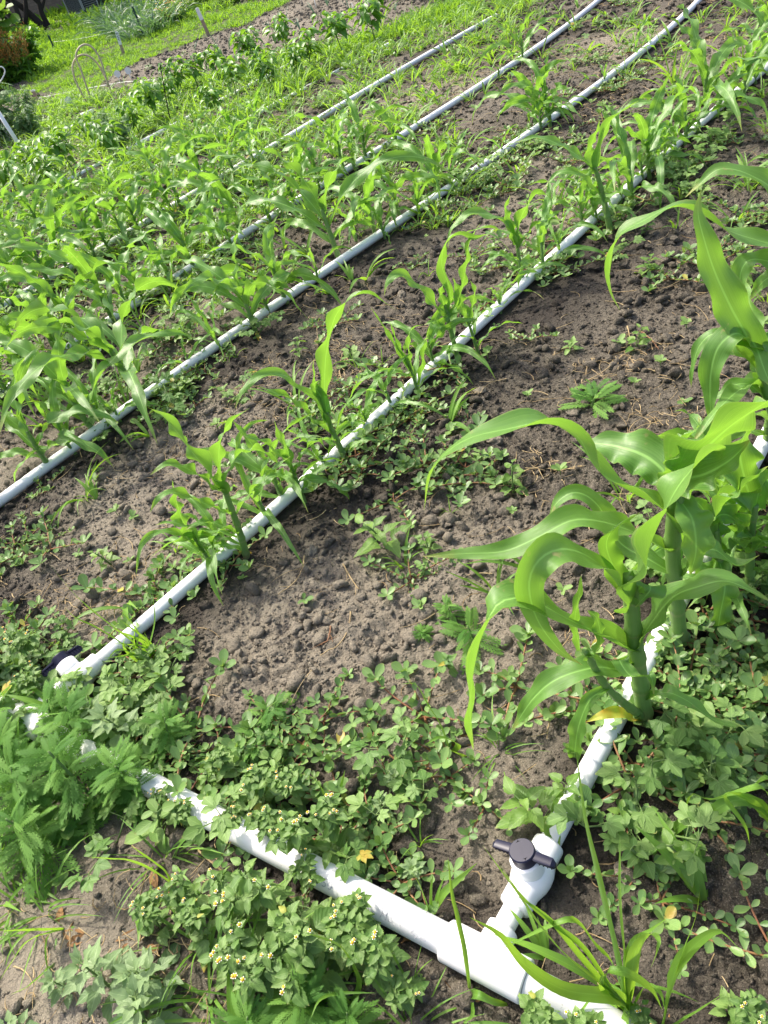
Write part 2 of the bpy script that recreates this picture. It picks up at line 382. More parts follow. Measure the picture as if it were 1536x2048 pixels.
T_mallow = combine([(T_lobe, (0, 0), 0, 1.0, 0.52), (T_lobe, (0.02, 0.03), 0.95, 0.78, 0.42), (T_lobe, (-0.02, 0.03), -0.95, 0.78, 0.42)])
T_mallow5 = combine([(T_lobe, (0, 0), 0, 1.0, 0.5), (T_lobe, (0.02, 0.03), 0.75, 0.85, 0.42), (T_lobe, (-0.02, 0.03), -0.75, 0.85, 0.42), (T_lobe, (0.02, 0), 1.6, 0.55, 0.35), (T_lobe, (-0.02, 0), -1.6, 0.55, 0.35)])
T_lambs = grid_leaf(lambda y: (y / 0.38) ** 0.8 if y < 0.38 else max(0.0, (1 - (y - 0.38) / 0.62)) ** 0.85, 10, 2, 0.10, 0.18, 0.09, 0.06)
T_round = grid_leaf(lambda y: 2 * math.sqrt(max(0, 0.25 - (y - 0.5) ** 2)) * 0.95 + 0.02, 6, 2, 0.10, 0.02)
def rag(n=8, sub=2):
    parts = [(grid_leaf(lambda y: 0.04 * (1.2 - y), 5, 1, 0, 0.0), (0, 0), 0, 1.0, 1.0)]
    for i in range(n):
        y = 0.14 + 0.74 * i / (n - 1); ln = 0.50 * math.sin(math.pi * (0.22 + 0.66 * (1 - y))) ** 0.9 + 0.06
        for s_ in (-1, 1):
            a = s_ * (0.95 - 0.35 * y); yy = y + 0.02 * s_
            parts.append((T_lance, (0, yy), a, ln, 0.062))
            for k in range(sub):
                q = 0.30 + 0.34 * k; o = (math.sin(a) * ln * q, yy + math.cos(a) * ln * q)
                for s2 in (-1, 1):
                    parts.append((T_lance, o, a + s2 * 0.55, ln * 0.46 * (1.2 - q), 0.046))
    parts.append((T_lance, (0, 0.84), 0, 0.22, 0.075))
    V, Q, L = combine(parts); V[:, 2] = -0.30 * V[:, 1] ** 2 - 0.35 * np.abs(V[:, 0]) ** 1.5
    return V, Q, L
T_rag = rag(8, 2); T_rag_lo = rag(5, 1)
def tomato_leaf():
    parts = [(grid_leaf(lambda y: 0.03, 2, 1, 0, 0), (0, 0), 0, 1.0, 1.0), (T_small, (0, 0.75), 0, 0.35, 0.22)]
    for y in (0.25, 0.5, 0.72):
        for s_ in (-1, 1): parts.append((T_small, (0, y), s_ * 1.0, 0.34, 0.19))
    V, Q, L = combine(parts); V[:, 2] = -0.35 * V[:, 1] ** 2 - 0.2 * np.abs(V[:, 0]); return V, Q, L
T_tom = tomato_leaf()
def sph(a, e): return np.array([math.cos(e) * math.cos(a), math.cos(e) * math.sin(a), math.sin(e)])
UPV = np.array([0, 0, 1.0])

# ------------------------------------------------------------------ ribbon blades (grass, corn)
def catmull(P, n):
    P = np.asarray(P, float); m_ = len(P)
    if m_ == 2: return P[0] + np.linspace(0, 1, n)[:, None] * (P[1] - P[0])
    E = np.vstack([2 * P[0] - P[1], P, 2 * P[-1] - P[-2]])
    d = np.concatenate([[0], np.cumsum(np.linalg.norm(np.diff(P, axis=0), axis=1))]); d /= d[-1]
    out = []
    for t in np.linspace(0, 1, n):
        i = min(m_ - 2, max(0, int(np.searchsorted(d, t, side='right') - 1))); q = (t - d[i]) / (d[i + 1] - d[i] + 1e-9)
        a, b, c, e = E[i], E[i + 1], E[i + 2], E[i + 3]
        out.append(0.5 * ((2 * b) + (-a + c) * q + (2 * a - 5 * b + 4 * c - e) * q * q + (-a + 3 * b - 3 * c + e) * q ** 3))
    return np.array(out)
def blade(mb, pts, W, tw0=0.0, tw1=0.0, wave=0.25, n=26, nu=6, tint=0.5, mi=0, fold0=0.9, fold1=0.22, w0=0.55, ph=None, peak=0.35, side=None):
    C = catmull(pts, n); t = np.linspace(0, 1, n)
    T = np.gradient(C, axis=0); T /= np.linalg.norm(T, axis=1)[:, None] + 1e-9
    if side is None:
        A = C[-1] - C[0]; A[2] = 0
        if np.linalg.norm(A) < 0.02: A = C[n // 2] - C[0]; A[2] = 0
        if np.linalg.norm(A) < 1e-4: A = np.array([1.0, 0, 0])
        S0 = np.cross(A, UPV)
    else: S0 = np.asarray(side, float)
    S0 = S0 / np.linalg.norm(S0)
    S = S0 - (T @ S0)[:, None] * T; ln = np.linalg.norm(S, axis=1)[:, None]; S = np.where(ln < 0.15, S0, S / np.maximum(ln, 1e-6))
    Nn = np.cross(S, T)
    tw = tw0 + (tw1 - tw0) * t; c, s_ = np.cos(tw)[:, None], np.sin(tw)[:, None]
    S, Nn = c * S + s_ * Nn, c * Nn - s_ * S
    w = (w0 + (1 - w0) * np.clip(t / peak, 0, 1) ** 0.8) * (1 - np.clip((t - peak) / (1 - peak), 0, 1) ** 2.0)
    w = np.maximum(w, 0.012) * W * 0.5
    fold = fold1 + (fold0 - fold1) * np.clip(1 - t / 0.22, 0, 1) ** 1.2
    if ph is None: ph = rng.uniform(0, 6.28, 4)
    fr = rng.uniform(2.4, 4.6, 2); us = np.linspace(-1, 1, nu + 1); V = []; L = []
    env = np.clip(t / 0.15, 0, 1) * np.clip((1 - t) / 0.12, 0, 1)
    for u in us:
        k = 0 if u < 0 else 1
        wv = wave * u * u * env * np.sin(2 * np.pi * fr[k] * t + ph[k])
        au = abs(u)
        lat = u * w * np.cos(fold * au); nor = au * w * np.sin(fold * au) + wv * w * 1.3
        V.append(C + lat[:, None] * S + nor[:, None] * Nn)
        L.append(np.stack([np.full(n, u), t, np.full(n, tint)], 1))
    V = np.stack(V, 1).reshape(-1, 3); L = np.stack(L, 1).reshape(-1, 3); k = nu + 1
    i, j = np.meshgrid(np.arange(n - 1), np.arange(nu), indexing='ij'); i = i.ravel(); j = j.ravel()
    mb.raw(V, np.stack([i * k + j, i * k + j + 1, (i + 1) * k + j + 1, (i + 1) * k + j], 1), L, mi)
def arc(p0, az, e0, e1, ln, n=8, drift=0.0, pw=1.2):
    P = [np.asarray(p0, float)]; st = ln / (n - 1)
    for i in range(1, n):
        q = i / (n - 1); P.append(P[-1] + st * sph(az + drift * q, e0 + (e1 - e0) * q ** pw))
    return np.array(P)

# ------------------------------------------------------------------ plants: each variant = {part name: (mesh arrays, material names)}
def fin(parts):
    return {k: (mb.arrays(), mats) for k, (mb, mats) in parts.items() if mb.n}
def v_purslane(lo=False, big=1.0, dense=1.0):
    st, fo = MB(), MB(); T = T_purs_lo if lo else T_purs
    ns = rng.integers(4, 8); a0 = rng.uniform(0, 6.28)
    for i in range(ns):
        az = a0 + i * 6.28 / ns + rng.uniform(-.35, .35); ln = rng.uniform(0.03, 0.095) * big
        P = arc((0, 0, 0.004), az, rng.uniform(0.1, 0.6), rng.uniform(-0.2, 0.25), ln, 6, rng.uniform(-.5, .5))
        P[:, 2] = np.maximum(P[:, 2], 0.004)
        st.tube(P, 0.0017, 0.0010, 5, rng.uniform(.2, .9))
        tn = rng.uniform(0.1, 0.9)
        k = max(2, int(ln / 0.012 * dense))
        for j in range(1, k):
            q = j / k * 5; p = P[int(q)] + (P[min(5, int(q) + 1)] - P[int(q)]) * (q % 1); r = rng.uniform(0, 6.28)
            for s_ in (0, math.pi):
                L_ = rng.uniform(0.010, 0.017) * big; d = sph(r + s_ + rng.uniform(-.4, .4), rng.uniform(0.1, 0.8))
                fo.leaf(T, p, d, UPV + 0.3 * rng.normal(size=3), L_, L_ * rng.uniform(.46, .60), np.clip(tn + rng.normal() * .2, 0, 1))
        r = rng.uniform(0, 6.28); nl = rng.integers(4, 7)
        for j in range(nl):
            L_ = rng.uniform(0.012, 0.021) * big * (0.75 if j > 3 else 1); d = sph(r + j * 6.28 / min(nl, 4) + (.7 if j > 3 else 0), rng.uniform(0.15, 0.6) + (.6 if j > 3 else 0))
            fo.leaf(T, P[-1], d, UPV + 0.2 * rng.normal(size=3), L_, L_ * rng.uniform(.48, .66), np.clip(tn + rng.normal() * .2, 0, 1))
    return fin({'stem': (st, ['red_stem']), 'foliage': (fo, ['purslane'])})
def v_mallow(lo=False):
    st, fo = MB(), MB(); ns = rng.integers(2, 5); a0 = rng.uniform(0, 6.28)
    for i in range(ns):
        az = a0 + i * 6.28 / ns + rng.uniform(-.5, .5); ln = rng.uniform(0.03, 0.10)
        P = arc((0, 0, 0), az, rng.uniform(0.5, 1.3), rng.uniform(0.1, 0.7), ln, 6)
        st.tube(P, 0.0016, 0.001, 5, 0.6); tn = rng.uniform(.1, .9)
        for j in range(int(4 + ln / .02)):
            p = P[min(5, 1 + j)]; r = rng.uniform(0, 6.28); pet = rng.uniform(0.010, 0.028); d0 = sph(r, rng.uniform(.2, .9)); e = p + d0 * pet
            if not lo: st.tube([p, p + d0 * pet * .5 + UPV * .001, e], 0.0007, 0.0006, 4, .8, cap=False)
            d = sph(r + rng.uniform(-.3, .3), rng.uniform(-.35, .35)); L_ = rng.uniform(0.014, 0.028)
            fo.leaf(T_mallow if rng.random() < .6 else T_mallow5, e, d, UPV + .3 * rng.normal(size=3), L_, L_, np.clip(tn + rng.normal() * .2, 0, 1))
    return fin({'stem': (st, ['green_stem']), 'foliage': (fo, ['mallow'])})
def v_seedling():
    st, fo = MB(), MB(); h = rng.uniform(0.006, 0.02); st.tube([(0, 0, -.005), (0, 0, h)], .0011, .0009, 4, .6)
    a0 = rng.uniform(0, 6.28); n = rng.integers(4, 8)
    for i in range(n):
        L_ = rng.uniform(.011, .022); d = sph(a0 + i * 2.4, rng.uniform(.05, .6))
        fo.leaf(T_purs if i % 2 else T_round, (0, 0, h), d, UPV + .15 * rng.normal(size=3), L_, L_ * .62, rng.uniform(.1, .9))
    return fin({'stem': (st, ['green_stem']), 'foliage': (fo, ['mallow'])})
def v_broad(h=0.09, leafL=0.035, mat='broad', T=None, nb=3):
    T = T_ovate if T is None else T
    st, fo = MB(), MB(); H = h * rng.uniform(.75, 1.2); lean = rng.uniform(0, 6.28)
    P = arc((0, 0, -.005), lean, 1.4, 1.15, H, 7); st.tube(P, .0022, .0012, 6, .5); tn = rng.uniform(.2, .8); a0 = rng.uniform(0, 6.28)
    for j in range(1, 7):
        q = j / 6; r = a0 + j * 1.57
        for s_ in (0, math.pi):
            L_ = leafL * rng.uniform(.7, 1.1) * (1.15 - .55 * q); d0 = sph(r + s_ + rng.normal() * .2, rng.uniform(.3, .9)); e = P[j] + d0 * L_ * .35
            st.tube([P[j], e], .0009, .0007, 4, .6, cap=False)
            fo.leaf(T, e, sph(r + s_ + rng.normal() * .2, rng.uniform(-.3, .35) + .3 * q), UPV + .2 * rng.normal(size=3), L_, L_ * rng.uniform(.55, .7), np.clip(tn + rng.normal() * .2, 0, 1))
    return fin({'stem': (st, ['green_stem']), 'foliage': (fo, [mat])})
def flower_head(mb, p, s=1.0, up=None):
    up = UPV if up is None else up
    a = np.cross(up, [0.3, 1, .2]); a /= np.linalg.norm(a); b = np.cross(up, a); th = np.linspace(0, 6.283, 8, endpoint=False)
    r = 0.0031 * s; rings = [(r * .6, -r * .9, 2), (r, 0, 1), (r * .75, r * .6, 1), (0.0001, r * .85, 1)]
    V = np.vstack([p + rr * (np.cos(th)[:, None] * a + np.sin(th)[:, None] * b) + z * up for rr, z, _ in rings])
    Q = np.array([(i * 8 + j, i * 8 + (j + 1) % 8, (i + 1) * 8 + (j + 1) % 8, (i + 1) * 8 + j) for i in range(3) for j in range(8)])
    mb.raw(V, Q[8:], np.tile([.5, .5, .5], (len(V), 1)), 0); mb.raw(V, Q[:8], np.tile([.5, .5, .5], (len(V), 1)), 2)
    for k in range(5):
        d = np.cos(k * 1.2566) * a + np.sin(k * 1.2566) * b
        mb.leaf(T_small, p + d * r * .75, d + up * .15, up, .0021 * s, .0022 * s, .5, 1)
def v_galin(h=0.16, fl=True):
    st, fo, fhs = MB(), MB(), []; lean = rng.uniform(0, 6.28)
    def stemrec(p, az, e0, H, lvl, r):
        P = arc(p, az, e0, min(1.45, e0 + .25), H, 6); st.tube(P, r, r * .6, 5, .6)
        n = 3 if lvl else 4; rr = rng.uniform(0, 3.14)
        for j in range(n):
            k = min(5, 1 + int(j * 4.5 / n)); rr += 1.57
            for s_ in (0, math.pi):
                L_ = rng.uniform(.026, .044) * (1 - .14 * j) * (1 if not lvl else .75); d0 = sph(rr + s_, rng.uniform(.2, .7))
                fo.leaf(T_ovate, P[k] + d0 * .006, sph(rr + s_ + rng.normal() * .2, rng.uniform(-.5, .35)), UPV + .25 * rng.normal(size=3), L_, L_ * rng.uniform(.58, .72), rng.uniform(.1, .9))
        if lvl < 2:
            for s_ in (0, 2.2, 4.3)[:3 - lvl]:
                stemrec(P[3 + (lvl == 0)], rr + s_ + rng.uniform(-.4, .4), rng.uniform(.6, 1.1), H * rng.uniform(.4, .6), lvl + 1, r * .65)
        if fl and lvl:
            for q in range(rng.integers(2, 4) if lvl == 1 and rng.random() < .75 else 0):
                d = sph(rng.uniform(0, 6.28), rng.uniform(.6, 1.5)); e = P[-1] + d * rng.uniform(.006, .022)
                st.tube([P[-1], e], .0005, .0005, 4, .8, cap=False); fh = MB(); flower_head(fh, e, rng.uniform(.7, .95), d * .5 + UPV * .6); fhs.append(fh)
    stemrec((0, 0, -.005), lean, 1.25, h * .7, 0, .0024)
    for i in range(6):
        a = rng.uniform(0, 6.28); L_ = rng.uniform(.035, .05)
        fo.leaf(T_ovate, (math.cos(a) * .01, math.sin(a) * .01, rng.uniform(.01, .06)), sph(a, rng.uniform(-.2, .4)), UPV + .2 * rng.normal(size=3), L_, L_ * .68, rng.uniform(.1, .9))
    return fin({'stem': (st, ['green_stem']), 'foliage': (fo, ['galin']), **{'flower_head#%d' % i: (f_, ['yellow', 'petal', 'green_stem']) for i, f_ in enumerate(fhs)}})
def v_rag(h=0.2, leafL=0.10, lo=False, n=9):
    st, fo = MB(), MB(); lean = rng.uniform(0, 6.28); P = arc((0, 0, -.01), lean, 1.35, 1.2, h, n + 2); st.tube(P, .0032, .0016, 6, .4)
    r = rng.uniform(0, 6.28)
    for j in range(1, n + 1):
        q = j / n; r += 1.57
        for s_ in (0, math.pi):
            L_ = leafL * rng.uniform(.75, 1.15) * (1.1 - .55 * q); el = rng.uniform(.05, .5) + .5 * q * q
            fo.leaf(T_rag_lo if lo else T_rag, P[j], sph(r + s_ + rng.normal() * .25, el), UPV + .3 * rng.normal(size=3), L_, L_ * rng.uniform(.75, .95), rng.uniform(0, 1))
    return fin({'stem': (st, ['green_stem']), 'foliage': (fo, ['ragweed'])})
def v_lambs(h=0.10, leafL=0.05):
    st, fo = MB(), MB(); P = arc((0, 0, -.01), rng.uniform(0, 6.28), 1.4, 1.3, h, 10); st.tube(P, .0028, .0012, 6, .8); r = 0
    for j in range(1, 10):
        for k in range(2 if j < 8 else 4):
            r += 2.4; q = j / 9; L_ = leafL * (1.1 - .6 * q) * rng.uniform(.8, 1.1); d0 = sph(r, .5); e = P[j] + d0 * L_ * .3
            st.tube([P[j], e], .0009, .0007, 4, .8, cap=False)
            fo.leaf(T_lambs, e, sph(r, rng.uniform(-.25, .3) + .7 * q * q), UPV + .2 * rng.normal(size=3), L_, L_ * .62, np.clip(.2 + q * .8 + rng.normal() * .15, 0, 1))
    return fin({'stem': (st, ['green_stem']), 'foliage': (fo, ['lambs'])})
def v_grass(n=14, h=0.12, w=0.004, mat='grass', spread=.02, nv=8, up=(1.0, 1.5), bend=(-.6, .9), nu=2):
    fo = MB()
    for i in range(n):
        a = rng.uniform(0, 6.28); L_ = h * rng.uniform(.5, 1.2); p = np.array([math.cos(a), math.sin(a), 0]) * rng.uniform(0, spread)
        P = arc(p, a + rng.normal() * .5, rng.uniform(*up), rng.uniform(*bend), L_, 5)
        blade(fo, P, w * rng.uniform(.7, 1.3), rng.normal() * .4, rng.normal() * .8, .05, nv, nu, rng.uniform(0, 1), fold0=.5, fold1=.3, w0=.7)
    return fin({'blades': (fo, [mat])})
def v_pepper(h=0.20):
    st, fo = MB(), MB(); P = arc((0, 0, -.01), rng.uniform(0, 6.28), 1.45, 1.4, h * .6, 5); st.tube(P, .0042, .003, 6, .5)
    def lf(p, a, L_):
        d0 = sph(a, rng.uniform(.1, .8)); e = p + d0 * .022; st.tube([p, e], .0011, .0009, 4, .6, cap=False)
        fo.leaf(T_pepper, e, sph(a + rng.normal() * .2, rng.uniform(-.6, .25)), UPV + .25 * rng.normal(size=3), L_, L_ * rng.uniform(.48, .6), rng.uniform(0, 1))
    for j in (1, 2, 3): lf(P[j], rng.uniform(0, 6.28), rng.uniform(.05, .08))
    for b in range(4):
        a = b * 1.57 + rng.uniform(-.3, .3); Q = arc(P[-1 - b % 2], a, rng.uniform(.7, 1.0), 1.2, h * rng.uniform(.4, .6), 5); st.tube(Q, .0028, .0016, 5, .6)
        for j in range(1, 5):
            for k in range(3 if j < 4 else 6): lf(Q[j], rng.uniform(0, 6.28), rng.uniform(.05, .085) * (1 if j < 4 else .8))
    return fin({'stem': (st, ['green_stem']), 'foliage': (fo, ['pepper'])})
def v_bush(h, r, T, mat, leafL, wr, nstem=14, nleaf=26, stemmat='green_stem'):
    st, fo = MB(), MB()
    for i in range(nstem):
        a = rng.uniform(0, 6.28); P = arc((0, 0, 0), a, rng.uniform(.9, 1.45), rng.uniform(.5, 1.3), h * rng.uniform(.6, 1.1), 8, rng.normal() * .4)
        P[:, :2] *= r / h * 1.4; st.tube(P, .006, .002, 5, .4)
        for j in range(nleaf):
            p = P[rng.integers(2, 8)] + rng.normal(size=3) * r * .10; L_ = leafL * rng.uniform(.6, 1.2); p[2] = max(p[2], .02)
            fo.leaf(T, p, sph(rng.uniform(0, 6.28), rng.uniform(-.6, .6)), UPV + .4 * rng.normal(size=3), L_, L_ * wr, rng.uniform(0, 1))
    return fin({'stem': (st, [stemmat]), 'foliage': (fo, [mat])})

_cache = {}
def part_meshes(V):
    k = id(V)
    if k not in _cache:
        _cache[k] = (V, {n: make_mesh(n, a[0], a[1], a[2], [M[x] for x in mats], a[3]) for n, (a, mats) in V.items()})
    return _cache[k][1]
def place(V, name, loc, rz=0.0, s=1.0, label=None, cat=None, group=None, tilt=None):
    pm = part_meshes(V)
    if len(pm) == 1:
        o = link(name, list(pm.values())[0], None, loc, rz, s)
    else:
        o = link(name, None, None, loc, rz, s)
        o.empty_display_size = 0.02
        for n, me in pm.items(): link(n.split('#')[0], me, o)
    if tilt: o.rotation_euler = (tilt[0], tilt[1], rz)
    return tag(o, label, cat, group)
def stuff(name, items, label=None, cat=None):
    """items: list of (variant, x, y, z, yaw, scale); merged by numpy into one mesh of kind stuff"""
    mats = []; Vs = []; Qs = []; Ls = []; Ms = []; n = 0; by = {}
    for it in items: by.setdefault(id(it[0]), [it[0], []])[1].append(it[1:])
    for var, L in by.values():
        A = np.array(L); c, s_ = np.cos(A[:, 3]), np.sin(A[:, 3]); k = len(A)
        for pn, ((V, Q, lu, mi), mn) in var.items():
            idx = []
            for q in mn:
                if q not in mats: mats.append(q)
                idx.append(mats.index(q))
            X = (V[None, :, 0] * c[:, None] - V[None, :, 1] * s_[:, None]) * A[:, 4:5] + A[:, 0:1]
            Y = (V[None, :, 0] * s_[:, None] + V[None, :, 1] * c[:, None]) * A[:, 4:5] + A[:, 1:2]
            Z = V[None, :, 2] * A[:, 4:5] + A[:, 2:3]
            Vs.append(np.stack([X, Y, Z], 2).reshape(-1, 3))
            off = n + np.arange(k)[:, None, None] * len(V)
            Qs.append(np.where(Q[None] >= 0, Q[None] + off, -1).reshape(-1, 4)); Ls.append(np.tile(lu, (k, 1)))
            Ms.append(np.tile(np.array(idx)[mi], k)); n += k * len(V)
    me = make_mesh(name, np.vstack(Vs), np.vstack(Qs), np.vstack(Ls), [M[q] for q in mats], np.concatenate(Ms))
    o = link(name, me); o['kind'] = 'stuff'
    return tag(o, label, cat)

# ------------------------------------------------------------------ regions
def in_poly(px, py, poly):
    inside = np.zeros(np.shape(px), bool); n = len(poly)
    for i in range(n):
        x1, y1 = poly[i]; x2, y2 = poly[(i + 1) % n]
        c = ((y1 > py) != (y2 > py)) & (px < (x2 - x1) * (py - y1) / (y2 - y1 + 1e-12) + x1); inside ^= c
    return inside
def gp(pts): return [tuple(G(x, y)[:2]) for x, y in pts]
LAWN = gp([(0, 200), (60, 190), (190, 182), (250, 140), (310, 112), (400, 76), (500, 46), (580, 4), (470, 14), (300, 62), (180, 110), (100, 122), (60, 170)])
MOUND = gp([(0, 130), (60, 172), (180, 112), (300, 62), (470, 14), (440, 4), (300, 10), (200, 50), (100, 70), (60, 60), (0, 60)])
BARE = gp([(182, 183), (250, 142), (310, 114), (400, 78), (500, 48), (590, 2), (990, 2), (960, 12), (812, 47), (700, 85), (590, 100), (470, 135), (330, 172), (240, 186)])

def grid(s):
    return np.array([[int(c) for c in row] for row in s.split()], float)
GB = grid('000002311322 532443212322 556544456455 335666554365 457742235533 455432332222 444546622233 123537651123 441512531236 325421331448 766224442479 999877864489 998886774888 996787533899 336788312664 126777423433')
GG = grid('999934552111 697497511111 467765422212 554333211122 443211111011 432112101011 322111100001 211111100001 110110000001 211100000001 422000010001 532100111101 552110110112 452111012222 644443123532 445553223643')
def dens(g, px, py):
    x = np.clip(px / 128 - .5, 0, 10.999); y = np.clip(py / 128 - .5, 0, 14.999); i = x.astype(int); j = y.astype(int); fx = x - i; fy = y - j
    return ((g[j, i] * (1 - fx) + g[j, i + 1] * fx) * (1 - fy) + (g[j + 1, i] * (1 - fx) + g[j + 1, i + 1] * fx) * fy) / 9.0
def scatter(rate, dfun, x0, x1, y0, y1, margin=170, seed=0, pipe_clear=0.019, rmin=0.0, rmax=99):
    """random spots on the ground, kept with probability dfun(x, y, px, py)"""
    r = np.random.default_rng(1000 + seed); n = int(rate * (x1 - x0) * (y1 - y0)); x = r.uniform(x0, x1, n); y = r.uniform(y0, y1, n)
    px, py, z = proj(np.stack([x, y, np.zeros(n)], 1)); rr = np.hypot(x, y)
    k = (px > -margin) & (px < 1536 + margin) & (py > -margin) & (py < 2048 + margin) & (z > .06) & (rr > rmin) & (rr < rmax)
    x, y, px, py = x[k], y[k], px[k], py[k]
    k = r.random(len(x)) < dfun(x, y, px, py); x, y, px, py = x[k], y[k], px[k], py[k]
    d, s = pipe_dist(x, y); k = d > pipe_clear
    return x[k], y[k], px[k], py[k]

# ------------------------------------------------------------------ the ground sheet
def build_ground():
    rr = [0.06]
    while rr[-1] < 9: rr.append(rr[-1] + max(0.0035, rr[-1] * 0.0046))
    while rr[-1] < 400: rr.append(rr[-1] * 1.06)
    rr = np.array(rr)
    th = np.concatenate([np.linspace(-math.pi, R(20), 60, endpoint=False), np.linspace(R(20), R(140), 520, endpoint=False), np.linspace(R(140), math.pi, 16, endpoint=False)])
    Rr, Th = np.meshgrid(rr, th, indexing='ij'); x = Rr * np.cos(Th); y = Rr * np.sin(Th)
    z = hz(x.ravel(), y.ravel(), True).reshape(x.shape); z = np.where(Rr > 9, rough_h(x, y) * 1.0, z)
    nr, nt_ = x.shape; V = np.stack([x, y, z], 2).reshape(-1, 3); V = np.vstack([V, [0, 0, 0]])
    i, j = np.meshgrid(np.arange(nr - 1), np.arange(nt_), indexing='ij'); i = i.ravel(); j = j.ravel(); k = (j + 1) % nt_
    Q = np.stack([i * nt_ + j, (i + 1) * nt_ + j, (i + 1) * nt_ + k, i * nt_ + k], 1)
    j = np.arange(nt_); Q = np.vstack([Q, np.stack([j, (j + 1) % nt_, np.full(nt_, len(V) - 1), np.full(nt_, -1)], 1)])
    X, Y = V[:, 0], V[:, 1]
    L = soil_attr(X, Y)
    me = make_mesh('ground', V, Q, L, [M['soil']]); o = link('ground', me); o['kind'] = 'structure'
def soil_attr(X, Y):
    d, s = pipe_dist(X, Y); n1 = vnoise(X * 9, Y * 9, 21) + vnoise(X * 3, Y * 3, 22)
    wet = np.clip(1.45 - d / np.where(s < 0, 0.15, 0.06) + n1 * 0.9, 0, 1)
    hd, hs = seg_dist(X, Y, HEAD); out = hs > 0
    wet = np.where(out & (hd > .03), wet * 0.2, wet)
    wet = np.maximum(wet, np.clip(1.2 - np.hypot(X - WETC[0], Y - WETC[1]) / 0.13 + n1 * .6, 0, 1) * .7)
    path = np.where(out, np.clip((hd - 0.12) / 0.14 + n1 * .5, 0, 1), 0)
    path = np.maximum(path, np.clip(.20 + 1.9 * (vnoise(X * 2.2 + 5, Y * 2.2, 31)), 0, .75))
    path = np.maximum(path, .25 * in_poly(X, Y, BARE))
    green = (in_poly(X, Y, LAWN) | in_poly(X, Y, MOUND)).astype(float)
    green = np.where(np.hypot(X, Y) > 12, 1.0, green)
    return np.stack([wet, path, green], 1)
WETC = G(640, 1050)
build_ground()

# ------------------------------------------------------------------ clods and stones
def icosph(sub):
    import bmesh
    bm = bmesh.new(); bmesh.ops.create_icosphere(bm, subdivisions=sub, radius=1.0)
    V = np.array([v.co[:] for v in bm.verts]); Q = np.array([[v.index for v in f.verts] + [-1] for f in bm.faces]); bm.free(); return V, Q
def clod(sub, seed, rough=0.34):
    V, Q = icosph(sub); r = np.random.default_rng(seed); f = np.ones(len(V))
    for k in range(12):
        d = r.normal(size=3); d /= np.linalg.norm(d); f -= rough * .55 * np.clip(V @ d - r.uniform(.35, .75), 0, 1)
    V = V * f[:, None]
    V = V * (1 + 0.16 * np.sin(V @ r.normal(size=(3, 1)) * 5 + r.uniform(0, 6))) * (1 + .085 * r.normal(size=(len(V), 1)) * (sub > 1))
    return V * np.array([1.1, r.uniform(.55, .95), r.uniform(.45, .8)]), Q
def clods():
    for (sub, lo_, hi_, rate, rmax, rmin, nm) in ((2, .0038, .021, 3000, 2.0, 0, 'near'), (1, .0020, .0055, 17000, 2.0, 0, 'near'), (1, .004, .021, 3000, 4.6, 2.0, 'far'), (1, .010, .030, 700, 13.0, 4.6, 'far')):
        def df(x, y, px, py):
            q = np.clip(vnoise(x * 3.3 + 7, y * 3.3, 9) + .85, .3, 1)
            out = seg_dist(x, y, HEAD)[1] > 0
            q = np.where(out & (px < 420), q * .5, q)
            q = np.where(in_poly(x, y, BARE), q * .6, q)
            return np.where(in_poly(x, y, LAWN) | in_poly(x, y, MOUND), 0, q)
        x, y, px, py = scatter(rate, df, -3.2, 5.5, .1, 12.0, 120, int(rate), .021, rmin, rmax)
        tm = [clod(sub, 50 + i, .62) for i in range(7)]; Vs = []; Qs = []; n = 0
        z = hz(x, y, True)
        sz = lo_ * (hi_ / lo_) ** (rng.random(len(x)) ** 3.2); kk = rng.integers(0, 7, len(x))
        for t, (V, Q) in enumerate(tm):
            id_ = np.where(kk == t)[0]; a = rng.uniform(0, 6.28, len(id_)); b = rng.uniform(-.6, .6, len(id_)); c, s_ = np.cos(a), np.sin(a); S = sz[id_]
            X0 = V[None, :, 0] * np.cos(b)[:, None] + V[None, :, 2] * np.sin(b)[:, None]; Z0 = -V[None, :, 0] * np.sin(b)[:, None] + V[None, :, 2] * np.cos(b)[:, None]; Y0 = V[None, :, 1]
            X = (X0 * c[:, None] - Y0 * s_[:, None]) * S[:, None] + x[id_][:, None]; Y = (X0 * s_[:, None] + Y0 * c[:, None]) * S[:, None] + y[id_][:, None]
            Z = Z0 * S[:, None] + (z[id_] + S * .25)[:, None]
            Vs.append(np.stack([X, Y, Z], 2).reshape(-1, 3)); Qs.append(np.where(Q[None] >= 0, Q[None] + n + np.arange(len(id_))[:, None, None] * len(V), -1).reshape(-1, 4)); n += len(V) * len(id_)
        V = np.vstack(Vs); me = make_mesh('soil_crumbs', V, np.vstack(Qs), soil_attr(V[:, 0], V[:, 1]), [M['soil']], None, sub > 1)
        o = link('soil_crumbs', me); tag(o, None, None, None, 'stuff')
clods()
